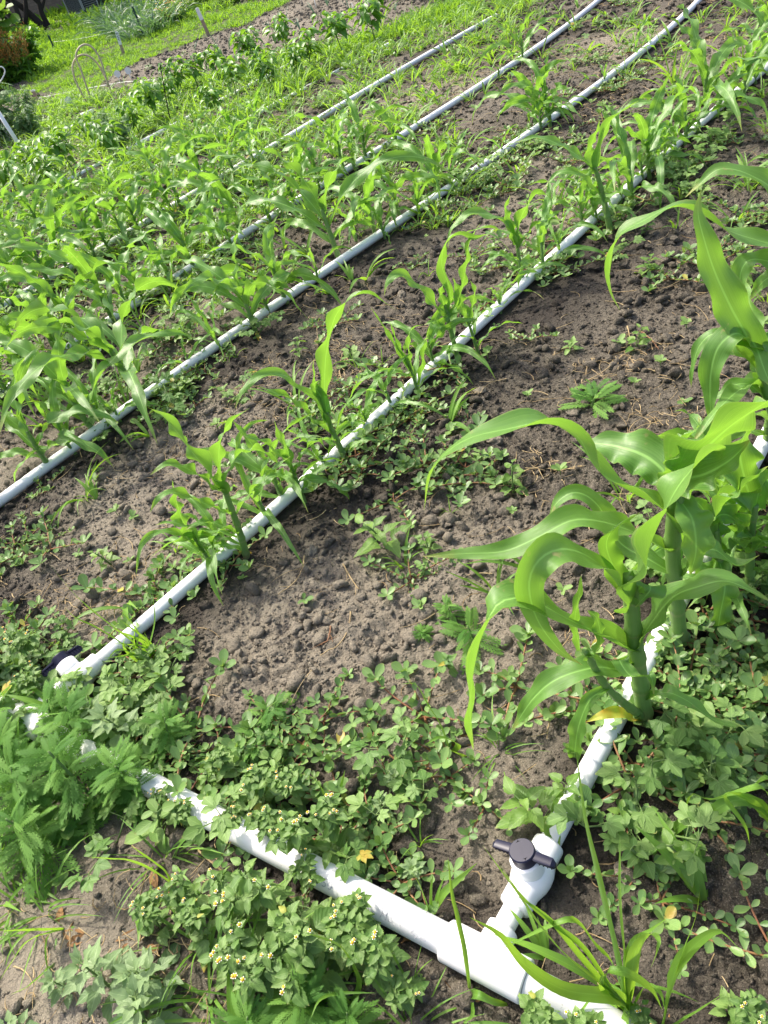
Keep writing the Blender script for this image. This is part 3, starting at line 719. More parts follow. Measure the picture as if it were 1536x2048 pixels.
STONES = [(1145, 826, 36, 'grey rounded clod beside the lobed weed on bare soil'), (990, 886, 34, 'pale grey clod under the long arching corn leaf'),
 (625, 1108, 30, 'grey clod on damp soil below the second white pipe'), (645, 1112, 14, 'small tan stone beside the grey clod on damp soil'), (1062, 1245, 42, 'brown clod under the hanging leaf of the nearest corn'),
 (1118, 1235, 56, 'largest brown clod beside the nearest corn stalk'), (1245, 1108, 40, 'dark clod between the two nearest corn stalks'), (1232, 690, 46, 'dark rough clod near the dead roots on bare soil'), (1265, 738, 22, 'pale tan stone below the dead roots'),
 (1225, 735, 22, 'pale stone on bare soil beside pale dry root'), (870, 1420, 30, 'brown clod at the edge of the purslane mat'), (357, 1685, 40, 'rounded grey stone below the buried end of the thick pipe'),
 (860, 1640, 44, 'brown clod above the thick white pipe'), (905, 1775, 46, 'large clod left of the near valve'), (955, 1800, 40, 'round clod between tee and near valve'), (890, 1835, 34, 'clod touching the thick white pipe'),
 (1255, 1755, 52, 'pale clod right of the near valve among round leaves'), (330, 1362, 60, 'broad brown clod beside the far valve'), (960, 780, 26, 'grey clod below the second pipe'), (962, 800, 22, 'grey clod just below its neighbour near the second pipe'),
 (1330, 520, 40, 'dark clod beneath purslane near the third corn row'), (805, 595, 26, 'grey clod behind the second pipe near thin corn'), (560, 690, 20, 'small clod on dry soil between second and third pipes'), (930, 1990, 60, 'dark clod below the tee of the thick pipe'), (830, 1960, 44, 'dark clod under the thick pipe')]
for i, (px, py, w, lb) in enumerate(STONES):
    p = G(px, py); d = float(proj(p[None])[2][0]); r = w / 2 / F * d
    V, Q = clod(3, 200 + i, .42); V = V * r * 1.05; a = rng.uniform(0, 6.28); c, s_ = math.cos(a), math.sin(a)
    V = np.stack([V[:, 0] * c - V[:, 1] * s_, V[:, 0] * s_ + V[:, 1] * c, V[:, 2]], 1)
    V *= (1 + .05 * vnoise(V[:, 0] / r * 3, V[:, 1] / r * 3 + V[:, 2] / r * 2, i)[:, None] * 2)
    pa = .9 if ('pale' in lb or 'tan' in lb or 'grey' in lb) else .25
    me = make_mesh('clod', V, Q, np.tile([0.0, pa, 0], (len(V), 1)), [M['soil']])
    o = link('clod', me, None, (p[0], p[1], hz1(p[0], p[1]) + r * .35)); tag(o, lb, 'clod' if 'clod' in lb else 'stone', 'loose clods and stones on the soil')

# ------------------------------------------------------------------ PVC pipes
def poly_tube(name, P, r, parent=None, sides=28, mat='pvc', radii=None):
    mb = MB(); mb.tube(P, r, r, sides, radii=radii); o = link(name, mb.mesh(name, [M[mat]]), parent); return o
ordn = {1: 'nearest', 2: 'second', 3: 'third', 4: 'fourth', 5: 'fifth', 6: 'sixth', 7: 'seventh', 8: 'eighth', 9: 'ninth'}
M['tpost_grey'] = plain_mat('dried_glue', (.22, .22, .26), .5, .4, 300)
def sleeve(P0, d, r, ln, lip=.0018, sides=36):
    """socket with rolled rims from P0 along d"""
    t = [0, .0012, .003, ln - .003, ln - .0012, ln]; rd = [r - .002, r - .0004, r, r, r - .0004, r - .002]
    return [P0 + d * q for q in t], rd
for k in range(1, 10):
    P = PIPES[k].copy()
    e = P[-1]
    lb = {1: 'white plastic pipe under the large near corn, starting at the near valve', 2: 'white plastic pipe of the second corn row, starting at the far black valve', 3: 'white plastic pipe of the third corn row from the front',
          4: 'white plastic pipe of the fourth row, reaching the top edge left of the third', 5: 'white plastic pipe of the fifth row with open end at the top', 6: 'mostly overgrown white pipe just below the pepper plants',
          7: 'overgrown white pipe among the pepper plants', 8: 'short bit of white pipe in grass left of the peppers', 9: 'white pipe stub at the foot of the tan hoops'}[k]
    mb = MB(); r = DL / 2
    if k >= 8: P = np.array([P[0], P[-1]])
    mb.tube(P, r, r, 28, cap=(k not in (5,)))
    if k == 5:   # open cut end showing the bore
        d = (P[-1] - P[-2]); d /= np.linalg.norm(d)
        mb.tube([P[-1], P[-1] + d * .0001, P[-1] - d * .08], r, r, 28, cap=False, radii=[r, r * .82, r * .82])
    o = link('drip_pipe', mb.mesh('drip_pipe', [M['pvc']])); tag(o, lb, 'pipe', 'white plastic pipes along the crop rows')

hd_o = link('header_pipe', None, None, HA); tag(hd_o, 'thick white plastic supply pipe running across the bottom with tees and valves', 'pipe')
hinv = -HA
def hpart(name, mb, mats): return link(name, mb.mesh(name, [M[q] for q in mats]), hd_o, hinv)
mb = MB(); mb.tube(HEAD, DH / 2, DH / 2, 40); hpart('pipe_body', mb, ['pvc'])
def valve(pipe_k, hlen, handle_ang, tilt_up, sz=1.0):
    """tee on the header, riser, ball valve with a two-winged handle"""
    PD = PIPES[pipe_k]; p1 = PD[0]; ld = (PD[2] - PD[0]); ld /= np.linalg.norm(ld)
    # where the lateral's line crosses the header
    A = np.array([[HDIR[0], -ld[0]], [HDIR[1], -ld[1]]]); s_, t_ = np.linalg.solve(A, (p1 - HA)[:2]); J = HA + HDIR * s_
    tee = MB(); pts, rd = sleeve(J - HDIR * .052, HDIR, DH / 2 + .0058, .104); tee.tube(pts, 0, sides=40, radii=rd)
    br = (p1 - J); L = np.linalg.norm(br); br /= L
    pts, rd = sleeve(J, br, DL / 2 + .0050, .043); print('VALVE', pipe_k, L); tee.tube(pts, 0, sides=36, radii=rd)
    hpart('tee_fitting', tee, ['pvc'])
    gl = MB(); gl.tube([J - HDIR * .0528, J - HDIR * .0522, J - HDIR * .0518], 0, sides=40, radii=[DH / 2 + .0002, DH / 2 + .0009, DH / 2 + .0012], cap=False); hpart('glue_ring', gl, ['tpost_grey'])
    rz = MB(); rz.tube([J + br * .035, J + br * (L - .05)], DL / 2 - .001, DL / 2 - .001, 32); hpart('riser_pipe', rz, ['pvc'])
    C = J + br * (L - .034)   # ball centre
    v = MB(); R0 = DL / 2
    t = [-.047, -.0455, -.043, -.024, -.019, -.010, 0, .010, .019, .024, .043, .0455, .047]
    rd = [R0 + .002, R0 + .0052, R0 + .006, R0 + .006, R0 + .0075, R0 + .0105, R0 + .0115, R0 + .0105, R0 + .0075, R0 + .006, R0 + .006, R0 + .0052, R0 + .002]
    v.tube([C + br * q for q in t], 0, sides=40, radii=rd)
    up = UPV - (UPV @ br) * br; up /= np.linalg.norm(up); sd = np.cross(br, up)
    ax = up * math.cos(tilt_up) + sd * math.sin(tilt_up); pr = np.cross(ax, br)
    z = [0, .026, .0385, .040, .041]; rd = [.0195, .0195, .0195, .0185, .0165]
    v.tube([C + ax * q for q in z], 0, sides=36, radii=rd)
    vb = hpart('valve_body', v, ['pvc'])
    h = MB(); z = [.040, .0405, .056, .0575, .0575, .0565, .0565]; rd = [.0150, .0160, .0160, .0148, .0115, .0105, .0004]
    h.tube([C + ax * (q + 1e-5 * i) for i, q in enumerate(z)], 0, sides=36, radii=rd)
    wd = br * math.cos(handle_ang) + pr * math.sin(handle_ang); wq = np.cross(ax, wd)
    for s2 in (-1, 1):   # wings: a top rib that slopes down outward over a thin web
        n = 9; Vv = []; Ll = []
        for i in range(n):
            q = i / (n - 1); xx = .010 + .031 * q; half = .0062 * (1 - .15 * q) if q < .95 else .0030
            top = .0555 - .003 * q - (.004 if q > .95 else 0); bot = .040 - .001 * q + (.004 if q > .95 else 0)
            if q == 0: bot = .042
            for (a, b) in ((-half, top - .001), (-half * .7, top), (half * .7, top), (half, top - .001), (half, top - .0035), (half * .35, top - .0045), (half * .35, bot), (-half * .35, bot), (-half * .35, top - .0045), (-half, top - .0035)):
                Vv.append(C + wd * s2 * xx + wq * a + ax * b); Ll.append((.5, .5, .5))
        m_ = 10; Q = [(i * m_ + j, i * m_ + (j + 1) % m_, (i + 1) * m_ + (j + 1) % m_, (i + 1) * m_ + j) for i in range(n - 1) for j in range(m_)]
        Q += [((n - 1) * m_ + 0, (n - 1) * m_ + j, (n - 1) * m_ + j + 1, -1) for j in range(1, m_ - 1)]
        if s2 > 0: Q = [tuple(reversed(q)) if q[3] >= 0 else (q[0], q[2], q[1], -1) for q in Q]
        h.raw(np.array(Vv), np.array(Q), np.array(Ll))
        for k in range(5):
            q = .016 + .0052 * k
            h.box(C + wd * s2 * q + ax * .0465, (.0012, .0085, .0085), np.stack([wd, wq, ax]))
    me = h.mesh('valve_handle', [M['handle']], True); me.set_sharp_from_angle(angle=R(35))
    hh = link('valve_handle', me, vb)
    return J, C
J1, C1 = valve(1, 0, R(97), R(-8))
J2, C2 = valve(2, 0, R(8), R(-58))
# faint printing along the thick pipe (reads the way it lies in the place)
def printing():
    cu = bpy.data.curves.new('printing', 'FONT'); cu.body = '55   50    9 mm   HSN  2JZ'; cu.size = .017; cu.resolution_u = 2
    to = bpy.data.objects.new('tmp', cu); col.objects.link(to); dg = bpy.context.evaluated_depsgraph_get()
    me = bpy.data.meshes.new_from_object(to.evaluated_get(dg)); bpy.data.objects.remove(to)
    n = len(me.vertices); co = np.zeros(n * 3); me.vertices.foreach_get('co', co); co = co.reshape(-1, 3)
    r = DH / 2 + .0003; side = np.array([-HDIR[1], HDIR[0], 0]); side = side if side @ np.array([0, -1, 0]) > 0 else -side
    d = -HDIR; start = J1 + HDIR * (.07 + co[:, 0].max())
    ang = R(52) - (co[:, 1]) / r
    V = start + co[:, :1] * d + r * (np.sin(ang)[:, None] * side + np.cos(ang)[:, None] * UPV)
    me.vertices.foreach_set('co', V.ravel()); me.materials.clear(); me.materials.append(plain_mat('faded_ink', (0.48, 0.49, 0.53), .5, .05)); me.update()
    link('printing', me, hd_o, hinv)
printing()

# ------------------------------------------------------------------ corn
def stalk_mesh(P, r0, r1, nodes=5):
    mb = MB(); C = catmull(P, 60); t = np.linspace(0, 1, 60); rad = r0 + (r1 - r0) * t
    rad = rad * (1 + .20 * np.maximum(0, np.sin(t * nodes * 2 * np.pi - 1)) ** 6)
    rad[0] *= 1.12; mb.tube(C, 0, sides=12, radii=rad, tint=.6); return mb
def corn_thing(base, stalks, leaves, label):
    """stalks: list of (points, r0, r1); leaves: list of dict(points=, W=, ...) in world coordinates"""
    root = link('corn_plant', None, None, base); root.empty_display_size = .03
    tag(root, label, 'corn plant', 'young corn plants in rows along the pipes')
    inv = -np.asarray(base)
    for P, r0, r1 in stalks: link('stalk', stalk_mesh(P, r0, r1).mesh('stalk', [M['stalk']]), root, inv)
    for lf in leaves:
        mb = MB(); blade(mb, lf.pop('pts'), lf.pop('W'), **lf); link('leaf', mb.mesh('leaf', [M['corn']]), root, inv)
    return root
def traced(bx, by, stalk, leaves, label, r0, r1=None, extra=()):
    b = G(bx, by); b[2] = hz1(b[0], b[1]) - .005
    r1 = r1 or r0 * .55
    if r0 < .0105: r0 *= .8
    st = [([b] + [VP(x, y, b, o) for x, y, o in stalk], r0, r1)]
    for P, q0, q1 in extra: st.append(([b + np.array([0.006, 0, 0])] + [VP(x, y, b, o) for x, y, o in P], q0, q1))
    lv = []
    for pts, W, tw0, tw1, tint in leaves:
        lv.append(dict(pts=[VP(x, y, b, o) for x, y, o in pts], W=W * (1.32 if r0 > .010 else 1.4), tw0=tw0, tw1=tw1, tint=tint, n=44, nu=8, wave=.26 if r0 > .010 else .4))
    if r0 < .010:   # a few short leaves low on the stalk
        for k in range(3):
            P = arc(b + UPV * (.02 + .02 * k), rng.uniform(0, 6.28), 1.1, -.5, rng.uniform(.10, .17), 7, rng.normal() * .4)
            lv.append(dict(pts=P, W=rng.uniform(.012, .018), tw1=rng.normal(), tint=rng.uniform(.2, .9), n=20, nu=4, wave=.4))
    return corn_thing(b, st, lv, label)

traced(1290, 1438, [(1276, 1330, .0), (1266, 1250, 0), (1262, 1190, 0), (1262, 1150, 0)], [
 ([(1264, 1215, .0), (1286, 1130, .01), (1322, 1040, .01), (1362, 965, -.01), (1420, 905, -.05), (1450, 900, -.08)], .062, .9, .8, .75),
 ([(1262, 1225, 0), (1232, 1165, .02), (1180, 1115, .04), (1125, 1098, .06), (1078, 1120, .08), (1058, 1170, .09), (1075, 1240, .09), (1120, 1300, .09), (1165, 1330, .09)], .031, .3, .9, .75),
 ([(1266, 1300, 0), (1215, 1275, .03), (1140, 1240, .06), (1060, 1200, .08), (1000, 1205, .10), (968, 1260, .12), (948, 1340, .12), (940, 1420, .11), (947, 1500, .10)], .038, .2, -.9, .45),
 ([(1268, 1320, 0), (1240, 1338, .02), (1190, 1335, .04), (1117, 1357, .06), (1067, 1397, .07), (1024, 1460, .07)], .026, .0, .4, .4),
 ([(1272, 1300, 0), (1300, 1250, .0), (1345, 1195, .0), (1400, 1172, .01), (1450, 1162, .01), (1500, 1180, .02), (1545, 1205, .02)], .032, -.3, .2, .35),
 ([(1286, 1400, .0), (1330, 1385, .02), (1372, 1400, .03), (1420, 1435, .04), (1462, 1450, .05), (1498, 1452, .05)], .017, 0, .5, .95),
 ([(1276, 1345, 0), (1240, 1320, .02), (1262, 1352, .04), (1300, 1352, .05), (1308, 1390, .06)], .018, .2, .2, .35),
 ([(1262, 1200, 0), (1225, 1130, .0), (1213, 1085, .0), (1235, 1050, 0), (1280, 1025, 0)], .022, .8, 1.0, .9),
 ([(1264, 1190, 0), (1290, 1170, .01), (1300, 1180, .02), (1270, 1215, .03)], .03, .2, .8, .8),
 ([(1215, 1375, .04), (1180, 1400, .06), (1158, 1450, .07), (1150, 1500, .07), (1146, 1545, .06)], .018, .2, 1.2, .35),
 ([(1282, 1440, .01), (1240, 1425, .02), (1205, 1430, .03), (1172, 1444, .035)], .014, .2, .5, 1.95),
 ([(1160, 1300, .05), (1150, 1240, .05), (1160, 1180, .05), (1162, 1150, .05)], .012, .5, 1.0, .4),
 ([(1175, 1320, .05), (1200, 1290, .05), (1195, 1240, .04), (1175, 1220, .04)], .018, .5, .8, .45),
], 'largest corn plant, nearest the camera, with long wavy leaves arching over bare soil', .0115, .0095, [([(1240, 1400, .03), (1205, 1362, .04), (1170, 1300, .05)], .007, .004)])
traced(1362, 1288, [(1352, 1190, 0), (1345, 1090, 0), (1350, 1010, 0), (1356, 960, 0)], [
 ([(1350, 1060, 0), (1318, 1010, .02), (1258, 980, .04), (1195, 940, .06), (1155, 873, .08), (1090, 846, .10), (1020, 857, .12), (930, 880, .14), (868, 935, .15), (848, 1020, .16)], .044, .2, -.5, .55),
 ([(1356, 985, 0), (1330, 945, -.02), (1290, 912, -.04), (1230, 892, -.06), (1165, 884, -.08)], .046, .5, .4, .35),
 ([(1354, 990, 0), (1385, 930, .0), (1440, 870, .02), (1500, 825, .04), (1560, 790, .06), (1620, 770, .07)], .070, .7, .2, .5),
 ([(1358, 990, 0), (1372, 960, .01), (1410, 948, .02), (1460, 920, .03), (1500, 880, .03)], .045, -.2, -.7, .25),
 ([(1348, 1110, 0), (1290, 1075, .03), (1235, 1052, .05), (1185, 1040, .07), (1140, 1042, .08), (1080, 1072, .10), (1010, 1102, .11), (930, 1107, .12), (845, 1113, .13)], .030, -.3, .7, .6),
 ([(1350, 1150, 0), (1300, 1120, .0), (1240, 1085, -.02), (1195, 1010, -.03), (1150, 985, -.03), (1110, 1010, -.02), (1095, 1060, -.01)], .026, .2, .6, .3),
 ([(1357, 965, 0), (1350, 920, 0), (1372, 880, 0), (1400, 850, -.02)], .036, .8, .9, .95),
 ([(1360, 1000, 0), (1385, 1040, .03), (1392, 1100, .05), (1380, 1150, .06)], .035, .3, .4, .85),
 ([(1356, 1160, 0), (1395, 1110, .0), (1430, 1100, .0), (1475, 1130, .01), (1520, 1110, .01)], .026, 0, .3, .3),
], 'tall corn plant just behind the largest one with a leaf arching far left', .0112, .0095)
traced(1452, 1205, [(1446, 1160, 0), (1438, 1110, 0), (1432, 1060, 0)], [
 ([(1436, 1110, 0), (1425, 1060, 0), (1400, 1010, 0), (1370, 1000, 0)], .03, .3, .8, .5),
 ([(1440, 1120, 0), (1470, 1090, 0), (1510, 1080, .01), (1560, 1085, .02)], .03, .2, .5, .3),
 ([(1434, 1080, 0), (1440, 1020, 0), (1480, 980, 0), (1540, 930, 0)], .034, .6, .4, .4),
 ([(1446, 1165, 0), (1420, 1140, .02), (1400, 1165, .03), (1375, 1190, .04)], .022, .2, .5, .3),
 ([(1438, 1120, 0), (1450, 1170, .04), (1440, 1230, .06), (1432, 1285, .07)], .024, .3, .4, .5),
 ([(1420, 1285, .03), (1440, 1300, .04), (1480, 1350, .05), (1505, 1410, .06), (1500, 1440, .06), (1480, 1452, .06)], .018, .1, .5, 1.0)],
 'third corn plant along the nearest pipe with a leaf drooping to the purslane', .0085)
traced(1500, 1185, [(1500, 1130, 0), (1502, 1070, 0), (1510, 1010, 0)], [
 ([(1502, 1090, 0), (1470, 1040, .02), (1440, 1030, .03), (1410, 1060, .04)], .03, .3, .5, .4),
 ([(1505, 1050, 0), (1520, 980, 0), (1560, 930, 0), (1600, 930, 0)], .04, .5, .4, .5),
 ([(1508, 1020, 0), (1490, 960, 0), (1480, 900, 0), (1500, 850, 0)], .04, .8, .8, .4),
 ([(1502, 1110, 0), (1530, 1080, .02), (1560, 1100, .03), (1580, 1150, .04)], .03, .2, .5, .35)],
 'corn plant at the right edge beside the nearest pipe, dark narrow leaves', .0095)
traced(1580, 975, [(1560, 870, 0), (1535, 780, 0), (1518, 720, 0)], [
 ([(1520, 730, 0), (1495, 675, .02), (1462, 615, .03), (1430, 545, .03), (1408, 478, .03), (1396, 425, .02), (1402, 380, .0)], .040, .9, .9, .5),
 ([(1520, 720, 0), (1480, 668, .04), (1440, 690, .06), (1423, 740, .07), (1420, 800, .08), (1424, 850, .08)], .032, .4, .3, .3),
 ([(1518, 735, 0), (1500, 700, .0), (1490, 670, 0), (1510, 690, .02), (1525, 730, .05), (1545, 780, .08)], .055, .7, .5, .65),
 ([(1515, 720, 0), (1440, 668, .03), (1400, 690, .04), (1385, 740, .05), (1382, 775, .05)], .017, .2, .4, .4),
 ([(1530, 760, 0), (1560, 700, 0), (1590, 640, 0), (1640, 620, 0)], .05, .5, .5, .5),
 ([(1535, 800, 0), (1500, 770, .02), (1470, 770, .03), (1440, 790, .04), (1400, 795, .04)], .02, .2, .4, .5)],
 'corn plant leaning in from the right edge with a tall upright leaf over bare soil', .015)
traced(1660, 850, [(1640, 720, 0), (1622, 600, 0), (1612, 540, 0)], [
 ([(1610, 560, 0), (1570, 500, .02), (1520, 482, .04), (1460, 462, .06), (1395, 425, .08), (1345, 413, .09), (1290, 440, .10), (1243, 468, .11), (1220, 520, .12), (1222, 580, .12), (1240, 620, .12)], .036, .3, -.5, .6),
 ([(1610, 540, 0), (1560, 400, .02), (1500, 350, .03), (1440, 338, .04), (1400, 368, .05), (1370, 395, .05)], .030, .3, .5, .5),
 ([(1612, 560, 0), (1560, 530, .04), (1500, 520, .06), (1480, 560, .07), (1500, 620, .08)], .03, .4, .4, .5),
 ([(1620, 600, 0), (1570, 550, .04), (1530, 560, .06), (1500, 600, .06)], .03, .3, .5, .5)],
 'corn whose long rippled leaf reaches in from the right edge', .015)

traced(492, 1112, [(478, 1060, 0), (460, 1010, 0), (445, 965, 0)], [
 ([(448, 985, 0), (418, 945, .01), (385, 905, .02), (352, 862, .03), (322, 828, .04), (295, 815, .05)], .036, .5, .2, .6),
 ([(446, 980, 0), (438, 920, 0), (442, 880, 0), (462, 845, 0), (500, 815, 0)], .026, .8, .6, .75),
 ([(470, 1035, 0), (500, 985, 0), (540, 945, 0), (582, 912, 0)], .020, .5, .3, .5),
 ([(462, 1030, 0), (405, 1005, .03), (350, 985, .05), (318, 995, .06), (300, 1025, .06)], .020, .2, .6, .55),
 ([(450, 990, 0), (410, 960, .02), (370, 935, .03), (330, 930, .03), (300, 950, .04)], .022, .2, .6, .6),
 ([(476, 1070, 0), (440, 1050, .03), (400, 1045, .05), (370, 1060, .06)], .02, .2, .4, .4),
 ([(446, 975, 0), (462, 930, 0), (490, 900, -.02), (530, 905, -.03), (560, 930, -.03)], .024, .4, .6, .5)],
 'bushy corn plant nearest the far valve on the second pipe', .0095)
traced(428, 1142, [(405, 1100, 0), (385, 1070, 0)], [
 ([(388, 1080, 0), (365, 1040, 0), (352, 1000, 0), (345, 960, 0)], .026, .8, .5, .8),
 ([(405, 1105, 0), (360, 1068, .02), (315, 1065, .03), (283, 1090, .04), (272, 1150, .05)], .011, .2, .8, .5),
 ([(400, 1095, 0), (385, 1060, .02), (345, 1045, .03), (310, 1050, .03)], .018, .4, .4, .7),
 ([(410, 1110, 0), (425, 1080, .02), (440, 1060, .03), (470, 1065, .03)], .018, .3, .4, .5)],
 'small leaning corn seedling lowest on the second pipe', .006)
traced(612, 1012, [(598, 975, 0), (585, 940, 0)], [
 ([(588, 950, 0), (560, 910, .01), (520, 880, .02), (480, 870, .03)], .02, .3, .5, .5),
 ([(588, 950, 0), (575, 900, 0), (560, 870, 0), (548, 840, 0)], .018, .8, .5, .5),
 ([(592, 960, 0), (560, 950, .02), (530, 960, .03), (505, 1000, .04)], .02, .2, .5, .4),
 ([(590, 950, 0), (605, 910, 0), (630, 880, -.01), (655, 900, -.01)], .016, .3, .5, .5)],
 'low corn seedling between two taller ones on the second pipe', .0065)
traced(692, 922, [(676, 885, 0), (662, 855, 0), (654, 825, 0)], [
 ([(656, 845, 0), (650, 790, 0), (650, 735, 0), (655, 690, 0), (663, 655, 0), (675, 625, .01), (700, 597, .02), (740, 588, .03), (795, 622, .04)], .027, .9, .4, .8),
 ([(656, 850, 0), (640, 810, .01), (605, 782, .02), (572, 752, .03), (520, 752, .04), (485, 782, .05), (470, 818, .05)], .021, .3, .5, .75),
 ([(664, 870, 0), (625, 838, .02), (590, 802, .03), (550, 785, .04), (512, 772, .05)], .022, .2, .5, .6),
 ([(670, 872, 0), (690, 812, 0), (716, 772, 0), (745, 748, 0), (780, 738, .01), (824, 744, .02)], .013, .3, .4, .5),
 ([(652, 840, 0), (636, 790, 0), (628, 750, 0), (627, 718, 0)], .010, .8, .6, .5),
 ([(655, 845, 0), (645, 800, 0), (628, 770, .01), (640, 760, .02)], .02, .6, .5, .85)],
 'corn plant whose top leaf curls high and droops over dry soil, second pipe', .0085)
traced(838, 790, [(825, 750, 0), (812, 715, 0)], [
 ([(822, 745, 0), (795, 700, 0), (768, 655, 0), (742, 615, 0)], .009, .6, .5, .2),
 ([(820, 740, 0), (800, 700, 0), (788, 670, 0), (780, 642, 0)], .010, .8, .5, .25),
 ([(828, 755, 0), (818, 700, 0), (822, 660, 0), (850, 648, 0)], .013, .6, .5, .6),
 ([(838, 770, 0), (845, 730, 0), (850, 690, 0), (860, 650, 0)], .014, .9, .5, .15),
 ([(826, 755, 0), (800, 745, .01), (760, 742, .02), (735, 760, .03)], .012, .2, .4, .7),
 ([(836, 780, 0), (860, 795, .03), (885, 810, .04)], .010, .2, .4, .2)],
 'thin bluish corn seedling with narrow upright blades on the second pipe', .005)
traced(917, 722, [(905, 675, 0), (895, 635, 0), (890, 610, 0)], [
 ([(892, 640, 0), (868, 610, .01), (835, 572, .02), (800, 550, .03), (776, 562, .04), (768, 592, .04)], .026, .4, .5, .65),
 ([(896, 640, 0), (900, 580, 0), (884, 532, 0), (890, 490, 0), (915, 470, 0), (950, 476, .01), (985, 470, .02), (1026, 508, .03)], .020, .6, .5, .5),
 ([(896, 640, 0), (920, 590, 0), (932, 530, 0), (940, 480, 0), (962, 445, 0)], .022, .8, .5, .6),
 ([(902, 660, 0), (880, 650, .02), (862, 645, .03), (848, 650, .03)], .014, .2, .3, .6),
 ([(893, 630, 0), (885, 600, 0), (880, 585, 0), (890, 560, 0)], .02, .8, .6, .7)],
 'corn plant with crossing upright leaves, middle of the second pipe', .0085)
traced(957, 706, [(945, 670, 0), (935, 640, 0)], [
 ([(936, 650, 0), (922, 610, 0), (915, 580, 0), (905, 555, 0)], .022, .7, .6, .8),
 ([(942, 655, 0), (965, 625, 0), (1000, 613, .01), (1010, 612, .02)], .012, .2, .3, .5),
 ([(938, 650, 0), (945, 610, 0), (950, 580, 0), (940, 560, 0)], .016, .8, .6, .6)],
 'slender corn seedling close right of the crossing-leaved one', .0055)
traced(1046, 572, [(1040, 530, 0), (1034, 490, 0)], [
 ([(1034, 495, 0), (1018, 455, .01), (985, 432, .02), (940, 428, .03), (905, 455, .04), (895, 500, .05)], .022, .3, .4, .7),
 ([(1034, 490, 0), (1040, 440, 0), (1062, 400, 0), (1080, 385, 0), (1110, 400, 0)], .026, .7, .5, .5),
 ([(1036, 500, 0), (1060, 460, 0), (1090, 440, 0), (1130, 440, 0)], .02, .3, .5, .5),
 ([(1034, 495, 0), (1020, 450, 0), (1010, 420, 0), (1020, 390, 0)], .022, .8, .6, .7),
 ([(1038, 520, 0), (1010, 510, .02), (985, 515, .03), (960, 540, .04)], .016, .2, .4, .5)],
 'corn plant with a leaf hooked left, just past the middle of the second pipe', .008)
traced(1222, 462, [(1212, 420, 0), (1200, 370, 0), (1190, 335, 0)], [
 ([(1190, 345, 0), (1160, 315, .01), (1120, 290, .02), (1075, 275, .03), (1030, 285, .04)], .028, .3, .3, .6),
 ([(1192, 345, 0), (1200, 290, 0), (1215, 250, 0), (1240, 225, 0), (1280, 200, 0)], .03, .8, .4, .55),
 ([(1190, 340, 0), (1180, 300, 0), (1195, 260, 0), (1200, 240, 0)], .026, .8, .6, .8),
 ([(1204, 395, 0), (1160, 350, .02), (1120, 345, .03), (1085, 380, .04)], .022, .4, .4, .75),
 ([(1204, 400, 0), (1225, 360, 0), (1250, 340, 0), (1290, 350, .01)], .022, .2, .4, .4)],
 'tall corn plant with a thick stalk on the upper second pipe', .0105)

def corn_rand(base, h, az, n=7, young=False, tint=.5, label='', rr=None):
    rg = rng; b = np.array([base[0], base[1], hz1(base[0], base[1]) - .005]); lean = sph(rg.uniform(0, 6.28), 1.35)
    top = b + (UPV * .97 + lean * np.array([.25, .25, 0])) * h * (.36 if not young else .25)
    st = [([b, b + (top - b) * .5 + rg.normal(size=3) * .004, top], .017 * h + .001, .010 * h + .001)]; lv = []
    for i in range(n):
        q = (i + .6) / n; p = b + (top - b) * (.25 + .75 * q); a = az + (i % 2) * math.pi + rg.normal() * .45
        if i >= n - 2: a = rg.uniform(0, 6.28)
        L_ = h * (.54 + .40 * math.sin(math.pi * min(1, q + .05))) * rg.uniform(.75, 1.1); e0 = (.75 + .65 * q) + rg.normal() * .08; e1 = -1.15 + 1.9 * q ** 2 + rg.normal() * .25
        P = arc(p - np.array([0, 0, .004]), a, min(1.5, e0), e1, L_, 8, rg.normal() * .5, 1.4)
        W = h * (.084 if not young else .055) * rg.uniform(.8, 1.15) * (.75 if i == 0 else 1)
        lv.append(dict(pts=P, W=W, tw0=rg.normal() * .3, tw1=rg.normal() * 1.3, tint=np.clip(tint + rg.normal() * .25, 0, 1), n=24, nu=4, wave=.55))
    if rg.random() < .22:
        a = rg.uniform(0, 6.28); lv.append(dict(pts=arc(b + UPV * .01, a, .5, -.9, h * .35, 5), W=h * .03, tint=1.95, n=12, nu=2))
    return corn_thing(b, st, lv, label)
corn_protos = []
ROWN = {1: 'nearest', 2: 'second', 3: 'third', 4: 'fourth', 5: 'fifth', 6: 'sixth'}
def copy_thing(src, loc, rz, s, label):
    r = src.copy(); col.objects.link(r); r.location = loc; r.rotation_euler = (0, 0, rz); r.scale = (s, s, s)
    for ch in src.children:
        c = ch.copy(); col.objects.link(c); c.parent = r
    r['label'] = label; return r
